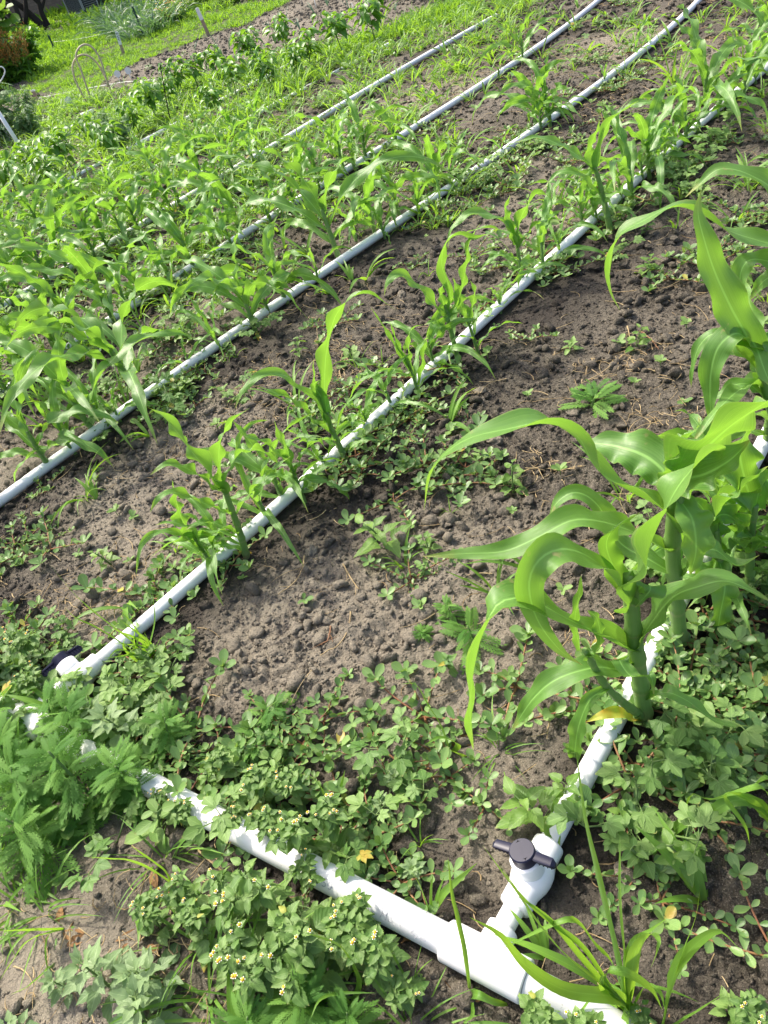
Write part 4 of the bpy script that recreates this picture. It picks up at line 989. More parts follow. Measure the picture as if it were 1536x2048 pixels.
# (row, base px, base py, plant height m, azimuth deg, look)
CORN = [
 (2, 1168, 452, .22, 120, 'yellowing'), (2, 1262, 412, .33, 100, ''), (2, 1300, 356, .33, 60, ''), (2, 1370, 292, .30, 150, ''), (2, 1415, 240, .42, 80, ''), (2, 1488, 205, .30, 20, ''), (2, 1330, 322, .25, 70, 'small'), (2, 1545, 140, .36, 90, ''),
 (3, 4, 1012, .24, 100, 'small'), (3, 103, 938, .34, 150, ''), (3, 193, 868, .42, 130, ''), (3, 212, 850, .28, 60, 'slim'), (3, 278, 800, .48, 125, 'tall'), (3, 382, 735, .16, 40, 'small'), (3, 442, 700, .24, 100, 'spiky'), (3, 512, 665, .36, 140, ''),
 (3, 575, 606, .34, 110, ''), (3, 680, 520, .48, 150, 'tall'), (3, 712, 488, .26, 80, 'slim'), (3, 750, 468, .32, 60, ''), (3, 800, 432, .30, 120, ''), (3, 880, 392, .30, 110, ''), (3, 905, 366, .24, 40, 'small'), (3, 1005, 312, .16, 90, 'small'),
 (3, 1100, 255, .32, 120, ''), (3, 1070, 250, .32, 100, ''), (3, 1270, 118, .22, 40, 'small'), (3, 1295, 92, .18, 90, 'small'), (3, 1210, 170, .16, 20, 'small'),
 (4, 25, 800, .30, 140, ''), (4, 72, 758, .38, 120, ''), (4, 125, 722, .34, 100, ''), (4, 168, 690, .38, 150, ''), (4, 236, 650, .40, 120, 'tall'), (4, 258, 622, .30, 60, ''), (4, 345, 572, .26, 100, 'yellowing'), (4, 392, 540, .34, 120, ''),
 (4, 440, 508, .30, 90, ''), (4, 488, 478, .34, 150, ''), (4, 540, 452, .28, 110, ''), (4, 590, 415, .30, 120, ''), (4, 640, 385, .26, 60, ''), (4, 690, 348, .32, 110, ''), (4, 735, 322, .30, 100, ''), (4, 790, 292, .32, 130, ''), (4, 1000, 160, .20, 120, 'small'), (4, 1045, 128, .28, 90, ''),
 (5, 10, 620, .26, 120, ''), (5, 50, 598, .32, 110, ''), (5, 100, 570, .36, 140, ''), (5, 140, 548, .38, 120, 'tall'), (5, 190, 520, .30, 100, ''), (5, 222, 505, .26, 50, ''), (5, 280, 470, .32, 130, ''), (5, 325, 440, .24, 100, 'yellowing'),
 (5, 362, 420, .34, 120, ''), (5, 415, 392, .32, 110, ''), (5, 470, 350, .28, 90, ''), (5, 510, 325, .26, 120, ''), 
 (6, 5, 520, .30, 100, ''), (6, 40, 498, .34, 120, ''), (6, 90, 470, .34, 110, ''), (6, 128, 450, .30, 140, ''), (6, 172, 430, .30, 100, ''), (6, 232, 398, .22, 90, 'small'), (6, 470, 272, .22, 120, 'small'), (6, 400, 310, .24, 100, 'small'), (6, 310, 352, .24, 90, 'small'), (6, 520, 250, .20, 60, 'small'),
]
seen = {}
def row_px(k, px):
    P = PIPES[k]; x, y, z = proj(P); o = np.argsort(x); return float(np.interp(px, x[o], y[o]))
for row, xs in ((2, [455, 535, 575, 648, 735, 785, 872, 1000, 1085, 1120, 1190, 1240, 1284, 1318, 1350, 1392, 1440, 1465, 1512]), (3, [150, 240, 540, 640, 770, 840, 1085, 1125]), (4, [50, 205, 290, 465, 565, 615, 712]), (5, [30, 120, 250, 345, 440])):
    for i, x in enumerate(xs): CORN.append((row, x, row_px(row, x) + 14, .17 + .11 * ((i * 37 + row * 11) % 10) / 10, 90 + 37 * i, 'slim' if i % 2 else ''))
CORN.sort(key=lambda c: (c[0], c[1]))
far_src = []
for (row, px, py, h, az, look) in CORN:
    seen[row] = seen.get(row, 0) + 1; k = seen[row]
    nth = ['first', 'second', 'third', 'fourth', 'fifth', 'sixth', 'seventh', 'eighth', 'ninth', 'tenth', 'eleventh', 'twelfth', 'thirteenth', 'fourteenth', 'fifteenth', 'sixteenth', 'seventeenth', 'eighteenth', 'nineteenth', 'twentieth', 'twenty-first', 'twenty-second', 'twenty-third', 'twenty-fourth', 'twenty-fifth', 'twenty-sixth', 'twenty-seventh', 'twenty-eighth', 'twenty-ninth', 'thirtieth', 'thirty-first', 'thirty-second'][k - 1]
    lk = {'': 'leafy', 'small': 'small', 'slim': 'slim', 'tall': 'tall', 'spiky': 'spiky yellow-tipped', 'yellowing': 'yellowing'}[look]
    lb = '%s young corn plant on the %s pipe, %s from the left among that row' % (lk, ROWN[row], nth)
    if row == 2: lb = '%s young corn plant among the leafier ones on the second pipe, %s from the left' % (lk, nth)
    p = G(px, py)
    if row <= 3 or len(far_src) < 12:
        o = corn_rand(p, h * (1.14 if px < 520 else 1.1), R(az), {'small': 5, 'slim': 5, 'spiky': 6}.get(look, 7), look in ('small', 'slim', 'spiky'), .55, lb)
        if row > 3: far_src.append((o, h))
    else:
        s_o, s_h = far_src[rng.integers(0, len(far_src))]
        copy_thing(s_o, (p[0], p[1], hz1(p[0], p[1])), rng.uniform(0, 6.28), h / s_h * rng.uniform(.95, 1.1), lb)

for px, py, h, az, lb in [(1472, 1128, .33, 20, 'leafy corn plant between the third one and the right edge on the nearest pipe'), (1548, 1075, .42, 160, 'corn plant cut by the right edge above the purslane mat'), (1430, 1040, .24, 70, 'short corn plant hidden behind the two nearest stalks'), (1535, 900, .38, 200, 'corn plant at the right edge behind the leaning one')]:
    corn_rand(G(px, py), h, R(az), 8, False, .45, lb)

# ------------------------------------------------------------------ weeds: variants
PUR = [v_purslane(big=1.0) for _ in range(8)]; PURL = [v_purslane(lo=True, big=1.05) for _ in range(6)]; PURB = [v_purslane(big=1.3, dense=.8) for _ in range(5)]
MAL = [v_mallow() for _ in range(8)]; SEED = [v_seedling() for _ in range(8)]
BRD = [v_broad(.06, .026) for _ in range(4)] + [v_broad(.05, .022, 'mallow') for _ in range(3)]
RND = [v_broad(.05, .030, 'mallow', T_round) for _ in range(3)]
RAGS = [v_rag(.06, .055, False, 5) for _ in range(3)]
GR1 = [v_grass(6, .07, .0035, spread=.006) for _ in range(5)]; GR2 = [v_grass(9, .13, .0055, spread=.015, up=(.9, 1.4), bend=(-.7, .7)) for _ in range(5)]
GRW = [v_grass(5, .10, .010, spread=.006, up=(.8, 1.3), bend=(-.6, .5)) for _ in range(4)]
AREA = [((0, 1100, 420, 1420), 'around the far valve'), ((0, 1420, 700, 2300), 'in the lower left corner'), ((420, 1290, 1120, 1800), 'above the thick pipe'), ((1120, 1180, 1800, 1800), 'in the mat right of the nearest pipe'),
        ((700, 1800, 1800, 2300), 'in the lower right corner'), ((380, 950, 1000, 1290), 'right of the second pipe'), ((1000, 600, 1800, 1180), 'on bare soil behind the largest corn'),
        ((0, 820, 420, 1100), 'between the second and third pipes at left'), ((420, 560, 1000, 950), 'amid the second and third pipes'), ((1000, 280, 1800, 600), 'around the upper second pipe'),
        ((0, 420, 420, 820), 'between the third and fifth pipes at left'), ((420, 280, 1000, 560), 'along the middle of the third pipe'), ((0, 0, 5000, 280), 'along the top rows')]
def area(px, py):
    for (a, b, c, d), t in AREA:
        if a <= px < c and b <= py < d: return t
    return 'at the edge of the weedy ground'
def weeds(name, cat, variants, far_variants, rate, dfun, adj, group, near_n, s0=.8, s1=1.2, seed=0, x0=-2.2, x1=5.5, y0=.1, y1=8.0, rmax=99, sg=None):
    x, y, px, py = scatter(rate, dfun, x0, x1, y0, y1, 150, seed, rmax=rmax); z = hz(x, y, True); dd = np.hypot(x, y)
    o = np.argsort(dd); o1 = []; rest = []
    for i in o:
        # an object of its own only when it stands in the picture
        if len(o1) < near_n and -40 < px[i] < 1576 and -40 < py[i] < 2090: o1.append(i)
        else: rest.append(i)
    for i in o1:
        v = variants[rng.integers(0, len(variants))]
        place(v, name, (x[i], y[i], z[i] - .001), rng.uniform(0, 6.28), rng.uniform(s0, s1), '%s %s' % (adj, area(px[i], py[i])), cat, group + ' ' + area(px[i], py[i]))
    if rest:
        stuff(sg or (name + '_cover'), [(far_variants[rng.integers(0, len(far_variants))], x[i], y[i], z[i] - .001, rng.uniform(0, 6.28), rng.uniform(s0, s1)) for i in rest])
nb = lambda x, y, f=4, s=3: np.clip(vnoise(x * f, y * f, s) * 1.8 + .5, 0, 1)
nolawn = lambda x, y: np.where(in_poly(x, y, LAWN) | in_poly(x, y, MOUND) | in_poly(x, y, BARE), 0.0, 1.0)
def hug(x, y, px, py):
    d, s = pipe_dist(x, y); lane = .30 + 1.5 * np.exp(-(d / np.where(s < 0, .13, .07)) ** 2)
    lane = np.where((y > 2.2) & (d < .05), .25, lane)
    return np.where((py > 1385) & ~((px > 690) & (px < 960) & (py > 1560)), 1.0, lane)
def d_pur(x, y, px, py):
    b = dens(GB, px, py); left = seg_dist(x, y, HEAD)[1] > 0
    return np.where(left, 0, b ** 2.3 * (.35 + 1.3 * nb(x, y, 5, 41) ** 1.5) * .95) * nolawn(x, y) * hug(x, y, px, py)
def d_mal(x, y, px, py): 
    left = seg_dist(x, y, HEAD)[1] > 0
    return dens(GB, px, py) ** 2.2 * nb(x, y, 6, 42) * np.where(left, .3, 1) * nolawn(x, y) * hug(x, y, px, py)
weeds('purslane_plant', 'weed', PUR + PURB, PURL, 400, d_pur, 'low purslane with fat oval leaves', 'purslane plants', 290, .75, 1.25, 1)
weeds('lobed_weed', 'weed', MAL, MAL, 105, d_mal, 'small weed with three-lobed leaves', 'small lobed-leaf weeds', 200, .75, 1.2, 2, rmax=6)
weeds('seedling', 'weed', SEED, SEED, 110, lambda x, y, px, py: (.22 + .5 * dens(GB, px, py)) * .6 * nolawn(x, y), 'tiny seedling with a rosette of leaves', 'tiny weed seedlings', 220, .6, 1.2, 3, rmax=5)
weeds('broadleaf_weed', 'weed', BRD + RND, BRD, 95, lambda x, y, px, py: dens(GB, px, py) ** 2.0 * nb(x, y, 5, 44) * nolawn(x, y), 'small upright broadleaf weed', 'small upright broadleaf weeds', 150, .7, 1.3, 4, rmax=7)
weeds('grass_tuft', 'grass', GR1 + GRW + GR2, GR2 + GRW, 520, lambda x, y, px, py: (dens(GG, px, py) ** 1.5 + .03) * (.3 + nb(x, y, 4, 45)) * nolawn(x, y) * np.where(y > 2, 1.0, .5) * np.where((y > 2) & (pipe_dist(x, y)[0] < .06), np.where(px > 420, 0.12, 0.4), 1.0), 'small green grass tuft', 'small grass tufts', 120, .6, 1.3, 5, sg='weedy_grass')

# ------------------------------------------------------------------ hand placed weeds and plants
def put(V, name, px, py, s, label, cat, group=None, rz=None, tilt=None, sink=.003):
    p = G(px, py); return place(V, name, (p[0], p[1], hz1(p[0], p[1]) - sink), rng.uniform(0, 6.28) if rz is None else rz, s, label, cat, group, tilt)
# ragweed thicket at the left
RW = [v_rag(.115, .066, False, 14) for _ in range(4)]
for i, (x, y, s, lb) in enumerate([(40, 1520, 1.0, 'feathery ragweed at the left edge below the far valve'), (150, 1500, 1.0, 'feathery ragweed standing in front of the far valve'), (60, 1640, 1.1, 'feathery ragweed lowest at the left edge'), (190, 1600, 1.15, 'big feathery ragweed whose fronds hang over the dry bank'),
    (270, 1560, .9, 'feathery ragweed left of the buried end of the thick pipe'), (-60, 1560, 1.1, 'feathery ragweed cut by the left edge'), (235, 1575, .75, 'ragweed over the thick pipe just left of its visible end'), (285, 1610, .6, 'ragweed hiding the buried end of the thick pipe'), (340, 1500, .7, 'small ragweed above the buried end of the thick pipe'), (110, 1700, .95, 'ragweed hanging furthest down the dry bank'), (30, 1450, 1.0, 'ragweed covering the pipe bits at the left edge'), (110, 1470, .85, 'ragweed directly in front of the far tee'), (-20, 1440, .9, 'ragweed beside the white pipe bits at the left edge'),
    (600, 2060, .8, 'bright ragweed at the bottom edge under the flowering weeds'), (500, 2095, .7, 'ragweed at the bottom edge left of the bright one'), (700, 2090, .6, 'ragweed at the bottom edge right of the bright one'), (1170 - 260, 1240, .42, 'small grey-green ragweed below the hanging corn leaf'), (850, 1270, .3, 'smallest ragweed seedling on bare soil in the middle')]):
    put(RW[i % 4], 'ragweed_plant', x, y, s, lb, 'weed', 'feathery ragweed plants')
RWS = v_rag(.05, .06, False, 6)
for i, (x, y, s, lb) in enumerate([(540, 1480, 1.0, 'greyish ragweed seedling left of the purslane mat'), (560, 1430, .8, 'greyish ragweed seedling behind its neighbour by the purslane mat'), (1180, 815, 1.1, 'bushy lobed weed beside the rounded clod'), (1200, 790, .8, 'leafy weed just behind the bushy lobed one on bare soil'), (950, 1280, .9, 'ferny weed under the arching tip of the largest corn')]):
    put(RWS, 'ragweed_seedling', x, y, s, lb, 'weed', 'ragweed seedlings')
GA = [v_galin(.15) for _ in range(6)]
for i, (x, y, s, lb) in enumerate([(395, 1640, .5, 'yellow flowered weed over the left end of the thick pipe'), (545, 1672, .6, 'yellow flowered weed above the thick pipe, second from its left end'), (600, 1730, .75, 'tall yellow flowered weed growing across the thick pipe'), (680, 1690, .7, 'leafy yellow flowered weed just above the thick pipe'),
    (560, 1850, .85, 'yellow flowered weed just below the thick pipe'), (640, 1890, .85, 'yellow flowered weed with many blooms below the thick pipe'), (735, 1840, .6, 'yellow flowered weed leaning over the lettered part of the pipe'), (760, 1930, .75, 'yellow flowered weed left of the tee under the pipe'), (480, 1810, .7, 'yellow flowered weed left below the thick pipe'),
    (500, 1930, .8, 'yellow flowered weed near the bottom left of the thick pipe'), (820, 1990, .5, 'small flowering weed under the tee'), (1100, 2040, .6, 'flowering weed over the right end of the thick pipe'), (1190, 2080, .6, 'flowering weed at the bottom edge by the tall grass'), (1290, 2060, .45, 'small flowering weed in the tall grass clump'),
    (70, 1330, .75, 'yellow flowered weed left of the far valve'), (15, 1340, .75, 'yellow flowered weed at the left edge above the far valve'), (80, 1400, .6, 'flowering weed in front of the far valve'), (330, 1480, .5, 'flowering weed beside the pale lambsquarters'), (590, 1610, .6, 'flowering weed on the bare patch above the thick pipe'), (1500, 2070, .5, 'flowering weed in the bottom right corner'),
    (400, 1810, .6, 'small flowering weed on the dry bank'), (560, 1960, .8, 'flowering weed hiding the base of the bright ragweed'), (650, 1960, .8, 'flowering weed low in the middle under the thick pipe'), (430, 1890, .6, 'flowering weed between dry bank and thick pipe'), (700, 1900, .7, 'flowering weed beneath the lettered pipe'), (330, 1870, .55, 'small flowering weed by the dark upright grass'), (350, 1618, .42, 'small flowering weed at the very end of the thick pipe'), (480, 1672, .45, 'small flowering weed crossing the left part of the thick pipe'), (640, 1760, .5, 'small flowering weed crossing the middle of the thick pipe'), (450, 1545, .5, 'flowering weed above the left end of the thick pipe'), (530, 1600, .65, 'flowering weed between ragweed seedlings and thick pipe')]):
    put(GA[i % 6], 'flowering_weed', x, y, s, lb, 'weed', 'yellow flowered weeds')
LA = [v_lambs(.09, .05) for _ in range(3)]
for i, (x, y, s, lb) in enumerate([(275, 1480, 1.05, 'pale lambsquarters with whitish centre right of the ragweed'), (215, 1440, .7, 'pale lambsquarters behind the larger one by the far valve'), (235, 1985, .9, 'big pale lambsquarters at the bottom left on the dry bank'), (330, 1960, .8, 'pale lambsquarters right of the big one at the bottom left'), (300, 2060, .9, 'dark leaved lambsquarters at the bottom edge'),
    (330, 1430, .55, 'small pale lambsquarters above the thick pipe end'), (150, 1985, .5, 'small grey-green lambsquarters on the dry bank'), (830, 1740, .45, 'dusty lambsquarters above the thick pipe'), (760, 1620, .45, 'bluish lambsquarters above the bare patch'), (790, 1560, .4, 'small bluish lambsquarters in the purslane mat'), (60, 2060, .5, 'grey-green lambsquarters in the bottom left corner')]):
    put(LA[i % 3], 'lambsquarters_plant', x, y, s, lb, 'weed', 'lambsquarters plants')
BB = [v_broad(.10, .052), v_broad(.08, .045), v_broad(.07, .04, 'mallow')]
for i, (x, y, s, lb) in enumerate([(785, 1105, 1.0, 'leafy toothed weed on damp soil between the first two pipes'), (860, 1110, .6, 'smaller toothed weed right of the leafy one on damp soil'), (380, 1530, .6, 'broad leaved weed above the buried pipe end'), (420, 1585, .5, 'broad leaved weed touching the left end of the thick pipe'), (700, 1720, .8, 'broad leaved weed behind the thick pipe'), (960, 930, .6, 'pale broadleaf weed under the long arching corn leaf'),
    (1090, 1640, .9, 'bright broadleaf weed covering the joint above the near valve'), (1130, 1620, .8, 'round leaved weed across the nearest pipe'), (1460, 2030, .5, 'dark toothed weed in the bottom right corner'), (330, 590, 1.2, 'broad leaved bean-like weed between the third and fourth pipes'), (365, 600, 1.2, 'bushy broad leaved weed right of the bean-like one'), (300, 610, 1.0, 'broad leaved weed left of the bean-like one'),
    (700, 870, .7, 'toothed broadleaf weed behind the second pipe'), (640, 850, .7, 'round leaved weed left of the curled corn plant'), (1360, 350, .9, 'bright broadleaf weed right of the upper second pipe'), (1480, 560, .9, 'broadleaf weed at right edge on the bare soil'), (1290, 545, .8, 'broadleaf weed under the hanging corn leaf tip'), (1140, 700, .6, 'lone small broadleaf weed on the bare soil'), (1270, 695, .6, 'small broadleaf weed by the dead roots')]):
    put(BB[i % 3], 'broadleaf_plant', x, y, s, lb, 'weed', 'larger broadleaf weeds')
# grass clumps traced at the near right
def grass_clump(px, py, blades, label, w=.009):
    b = G(px, py); b[2] = hz1(b[0], b[1]) - .004; root = link('grass_clump', None, None, b); tag(root, label, 'grass', 'tall weedy grass clumps')
    mb = MB()
    for pts, W, t in blades:
        blade(mb, [b] + [VP(x, y, b, o) for x, y, o in pts], W * 1.12, rng.normal() * .3, rng.normal() * .6, .06, 26, 4, t, fold0=.7, fold1=.25, w0=.75)
    link('blades', mb.mesh('blades', [M['grass']]), root, -b)
    dm = MB()
    for i in range(7): dm.leaf(T_small, b + rng.normal(size=3) * [.02, .015, .004], sph(rng.uniform(0, 6.28), rng.uniform(-.1, .6)), UPV + rng.normal(size=3) * .5, rng.uniform(.02, .04), .014, .5)
    link('dead_leaves', dm.mesh('dead_leaves', [M['deadleaf']]), root, -b)
grass_clump(1255, 2015, [([(1230, 1900, 0), (1195, 1750, 0), (1170, 1640, 0), (1152, 1500, 0)], .0095, .35), ([(1250, 1900, 0), (1242, 1800, 0), (1240, 1668, 0)], .009, .3), ([(1250, 1950, 0), (1262, 1890, .01), (1300, 1862, .01), (1335, 1836, .01)], .011, .75),
  ([(1262, 1960, 0), (1272, 1900, .02), (1300, 1868, .02), (1318, 1885, .04), (1302, 1935, .05)], .013, .5), ([(1225, 1930, .01), (1190, 1890, .01), (1160, 1850, .01), (1130, 1840, .02), (1060, 1870, .02), (1000, 1900, .02)], .008, .6),
  ([(1230, 1990, .02), (1170, 1900, .02), (1110, 1850, .02), (1050, 1800, .02), (1000, 1730, .01)], .006, .3), ([(1220, 1985, .02), (1150, 1900, .02), (1090, 1830, .02), (1030, 1790, .02)], .008, .85), ([(1235, 1995, .02), (1130, 1980, .03), (1050, 1930, .03), (1000, 1870, .03), (940, 1835, .03)], .013, .4),
  ([(1210, 1975, .02), (1215, 1945, .03), (1245, 1942, .03), (1300, 1975, .03), (1325, 2020, .03)], .010, .3), ([(1270, 2010, .0), (1290, 1975, 0), (1320, 1985, .02), (1330, 2020, .04)], .008, .5), ([(1240, 2000, .02), (1120, 1900, .03), (1030, 1780, .03), (965, 1690, .03)], .006, .25)],
  'tall grass clump with long upright blades right of the tee')
grass_clump(1325, 2062, [([(1345, 1960, 0), (1380, 1900, 0), (1430, 1862, 0), (1455, 1872, .01), (1485, 1905, .02)], .014, .45), ([(1338, 2000, 0), (1360, 1920, 0), (1390, 1840, 0), (1400, 1780, 0)], .004, .3), ([(1350, 2050, 0), (1400, 2020, 0), (1450, 1985, 0)], .006, .3)], 'grass with one broad arching blade in the lower right')
grass_clump(1560, 1660, [([(1520, 1610, .02), (1470, 1600, .03), (1420, 1625, .04), (1360, 1650, .05), (1320, 1700, .06), (1306, 1770, .06)], .013, .4), ([(1530, 1580, .02), (1480, 1585, .03), (1420, 1600, .03), (1385, 1588, .03), (1372, 1620, .04), (1385, 1640, .05)], .011, .8), ([(1500, 1600, .03), (1450, 1590, .04), (1490, 1650, .05), (1500, 1690, .05)], .009, .4),
  ([(1540, 1560, 0), (1500, 1580, .01), (1460, 1600, .02)], .012, .95)], 'broad bladed grass reaching in from the right edge over the purslane')
grass_clump(940, 1985, [([(930, 1900, 0), (915, 1830, 0), (905, 1790, 0), (896, 1715, 0)], .006, .3), ([(955, 1990, .02), (990, 2005, .03), (1030, 2010, .03)], .009, .15), ([(945, 2030, .03), (930, 2048, .04), (960, 2060, .04)], .004, .3)], 'single tall grass stem standing in front of the tee')
grass_clump(862, 1830, [([(885, 1790, 0), (915, 1760, 0), (955, 1725, 0)], .009, .8), ([(862, 1790, 0), (866, 1745, 0)], .004, .4), ([(875, 1790, 0), (890, 1750, 0)], .004, .4), ([(840, 1770, 0), (820, 1740, 0)], .006, .4)], 'short pale grass behind the thick pipe')
grass_clump(288, 1330, [([(270, 1290, 0), (220, 1250, 0), (160, 1200, 0), (98, 1128, 0)], .007, .8), ([(260, 1300, 0), (200, 1260, .01), (150, 1235, .01), (130, 1215, .01)], .008, .45), ([(300, 1290, 0), (310, 1240, 0), (305, 1180, 0)], .005, .6), ([(310, 1320, .01), (330, 1300, .01), (350, 1320, .02)], .006, .6), ([(270, 1310, .01), (235, 1300, .02), (215, 1320, .03)], .007, .8), ([(285, 1280, 0), (260, 1240, 0), (240, 1220, 0)], .007, .6)] +
  [([(288 + random.randint(-40, 40), 1300 + random.randint(-12, 14), .01), (288 + random.randint(-80, 80), 1290 + random.randint(-50, 40), .02)], .006, random.random()) for _ in range(16)], 'bright grass clump over the second pipe near the far valve')
grass_clump(898, 1500, [([(880, 1450, 0), (855, 1410, 0), (832, 1370, 0), (800, 1368, .01)], .007, .85), ([(915, 1490, .01), (880, 1475, .02), (850, 1490, .03)], .009, .5), ([(940, 1520, .01), (900, 1500, .02)], .01, .5)], 'grass with one long bright blade rising from the purslane mat')
grass_clump(350, 1775, [([(310, 1745, .0), (260, 1722, .01), (220, 1718, .01), (175, 1714, .01)], .008, .85), ([(330, 1740, 0), (290, 1710, 0), (262, 1692, 0)], .006, .85)], 'pale grass shoot lying over the dry bank')
grass_clump(285, 1870, [([(290, 1820, 0), (300, 1780, 0), (305, 1770, 0)], .007, .1), ([(300, 1830, 0), (320, 1800, 0), (345, 1768, 0)], .008, .15), ([(275, 1840, 0), (278, 1860, .03), (276, 1900, .05)], .006, .3)], 'dark upright grass on the dry bank')
grass_clump(130, 1860, [([(80, 1860, .01), (0, 1862, .02)], .006, .3), ([(60, 1880, .01), (20, 1930, .03), (0, 1960, .04)], .009, .1), ([(110, 1920, .02), (60, 1970, .04), (20, 1990, .05)], .008, .1), ([(150, 1860, .02), (180, 1900, .04), (190, 1930, .05)], .006, .2)], 'dull grass sprawling over the dry path at the lower left')
grass_clump(700, 2010, [([(720, 1960, 0), (690, 1900, 0), (660, 1880, 0), (605, 1864, 0)], .009, .5), ([(760, 2000, 0), (800, 2005, .01), (850, 2030, .02)], .008, .5), ([(680, 1990, 0), (640, 2000, .01), (620, 2040, .02)], .006, .4)], 'arching grass under the flowering weeds below the thick pipe')
grass_clump(660, 1620, [([(640, 1570, 0), (600, 1540, 0)], .006, .9), ([(680, 1580, 0), (690, 1540, 0)], .005, .5)], 'short bright grass above the bare patch')
BG = v_grass(22, .13, .0045, spread=.05, up=(.3, 1.3), bend=(-.8, .3))
for x, y, s, lb in [(420, 2000, 1.0, 'loose grass between the lambsquarters and flowering weeds'), (90, 1830, .8, 'thin dull grass under the ragweed fronds'), (470, 2050, .9, 'loose grass at the bottom edge under flowering weeds'), (570, 2000, .9, 'loose grass behind the bright ragweed'), (330, 1720, .7, 'dark grass under the buried end of the thick pipe'), (40, 1800, .8, 'thin grass at the left edge of the dry path'), (820, 2060, .7, 'grass at the bottom edge under the tee'), (400, 1890, .8, 'sprawling grass on the dry bank'), (1000, 1500, .5, 'fine grass in the purslane mat beside the nearest corn'), (480, 1510, .6, 'fine grass right of the pale lambsquarters')]:
    put(BG, 'sprawling_tuft', x, y, s, lb, 'grass', 'loose sprawling grass patches')
# dry roots, straws
def straws():
    mb = MB(); x, y, px, py = scatter(420, lambda x, y, px, py: .35 + .6 * nb(x, y, 3, 77) - .5 * dens(GB, px, py), -2, 4, .1, 5, 60, 99, .02)
    for i in range(len(x)):
        z = float(hz(x[i:i + 1], y[i:i + 1], True)[0]) + .006; a = rng.uniform(0, 6.28); L_ = rng.uniform(.01, .06) * (1 + .3 * y[i])
        P = arc((x[i], y[i], z), a, rng.uniform(-.1, .3), rng.uniform(-.3, .2), L_, 5, rng.normal() * 1.2)
        mb.tube(P, rng.uniform(.0005, .0013), .0004, 4, rng.uniform(0, 1), cap=False)
    for (cx_, cy_, rad, n) in ((525, 755, .05, 90), (500, 985, .05, 70), (120, 1240, .08, 130), (240, 1190, .06, 90), (690, 760, .05, 90), (690, 700, .05, 60), (1200, 1310, .04, 50), (1080, 945, .05, 50), (1220, 730, .06, 80), (480, 800, .05, 60), (410, 1000, .06, 60), (1330, 840, .05, 50), (560, 830, .05, 60), (330, 920, .05, 50), (280, 400, .15, 60), (190, 470, .12, 60), (690, 160, .2, 60), (1180, 130, .15, 50), (120, 1990, .10, 90), (350, 1850, .07, 70)):
        c_ = G(cx_, cy_)
        for i in range(n):
            x_, y_ = c_[0] + rng.normal() * rad, c_[1] + rng.normal() * rad; z = float(hz(np.array([x_]), np.array([y_]), True)[0]) + rng.uniform(.004, .010)
            P = arc((x_, y_, z), rng.uniform(0, 6.28), rng.uniform(-.1, .3), rng.uniform(-.3, .2), rng.uniform(.008, .035), 4, rng.normal() * 1.0)
            mb.tube(P, rng.uniform(.0006, .0014), .0004, 4, rng.uniform(.2, 1), cap=False)
    o = link('dry_straw', mb.mesh('dry_straw', [M['straw']])); tag(o, None, None, None, 'stuff')
straws()
ROOTS = [([(612, 1120), (608, 1150), (590, 1175), (560, 1195)], 'forked dry root on the damp soil'), ([(690, 1138), (705, 1165), (722, 1190)], 'short pale twig right of the forked root on damp soil'), ([(706, 1235), (700, 1270), (680, 1300), (645, 1320)], 'dry wilted stem near the purslane in the middle'), ([(667, 1262), (660, 1290), (645, 1300)], 'reddish wilted stem beside the dry one'),
         ([(1250, 712), (1225, 735), (1190, 760), (1165, 772)], 'tangle of pale roots on the bare soil'), ([(1030, 955), (1075, 940), (1120, 945), (1170, 938)], 'long pale root above the arching corn leaf'), ([(1280, 665), (1300, 680), (1318, 705)], 'curved reddish stem on the bare soil'), ([(400, 1705), (440, 1740), (500, 1780)], 'dry brown stick below the thick pipe'), ([(1255, 655), (1262, 690), (1258, 700)], 'upright pale twig among the dead roots'),
         ([(690, 700), (680, 740), (690, 780)], 'straw scrap between the second and third pipes'), ([(350, 1420), (420, 1395), (455, 1405)], 'thin dry root right of the far valve'), ([(1080, 1430), (1100, 1440), (1095, 1465)], 'dry curl under the hanging corn leaf')]
for pts, lb in ROOTS:
    P = np.array([G(x, y) for x, y in pts]); 
    for q in P: q[2] = hz1(q[0], q[1]) + .009
    b = P[0].copy(); C = catmull(P, 14); C[:, 2] += np.abs(rng.normal(size=14)) * .0015; mb = MB(); mb.tube(C - b, .0017, .0008, 6, .5)
    for k in range(3):
        i = rng.integers(3, 12); mb.tube(arc(C[i] - b, rng.uniform(0, 6.28), .1, -.1, .022, 4), .0008, .0004, 4, .7, cap=False)
    mt = 'red_stem' if 'reddish' in lb else 'straw'
    o = link('dry_root', mb.mesh('dry_root', [M[mt]]), None, b); tag(o, lb, 'root', 'dry roots and twigs on the soil')

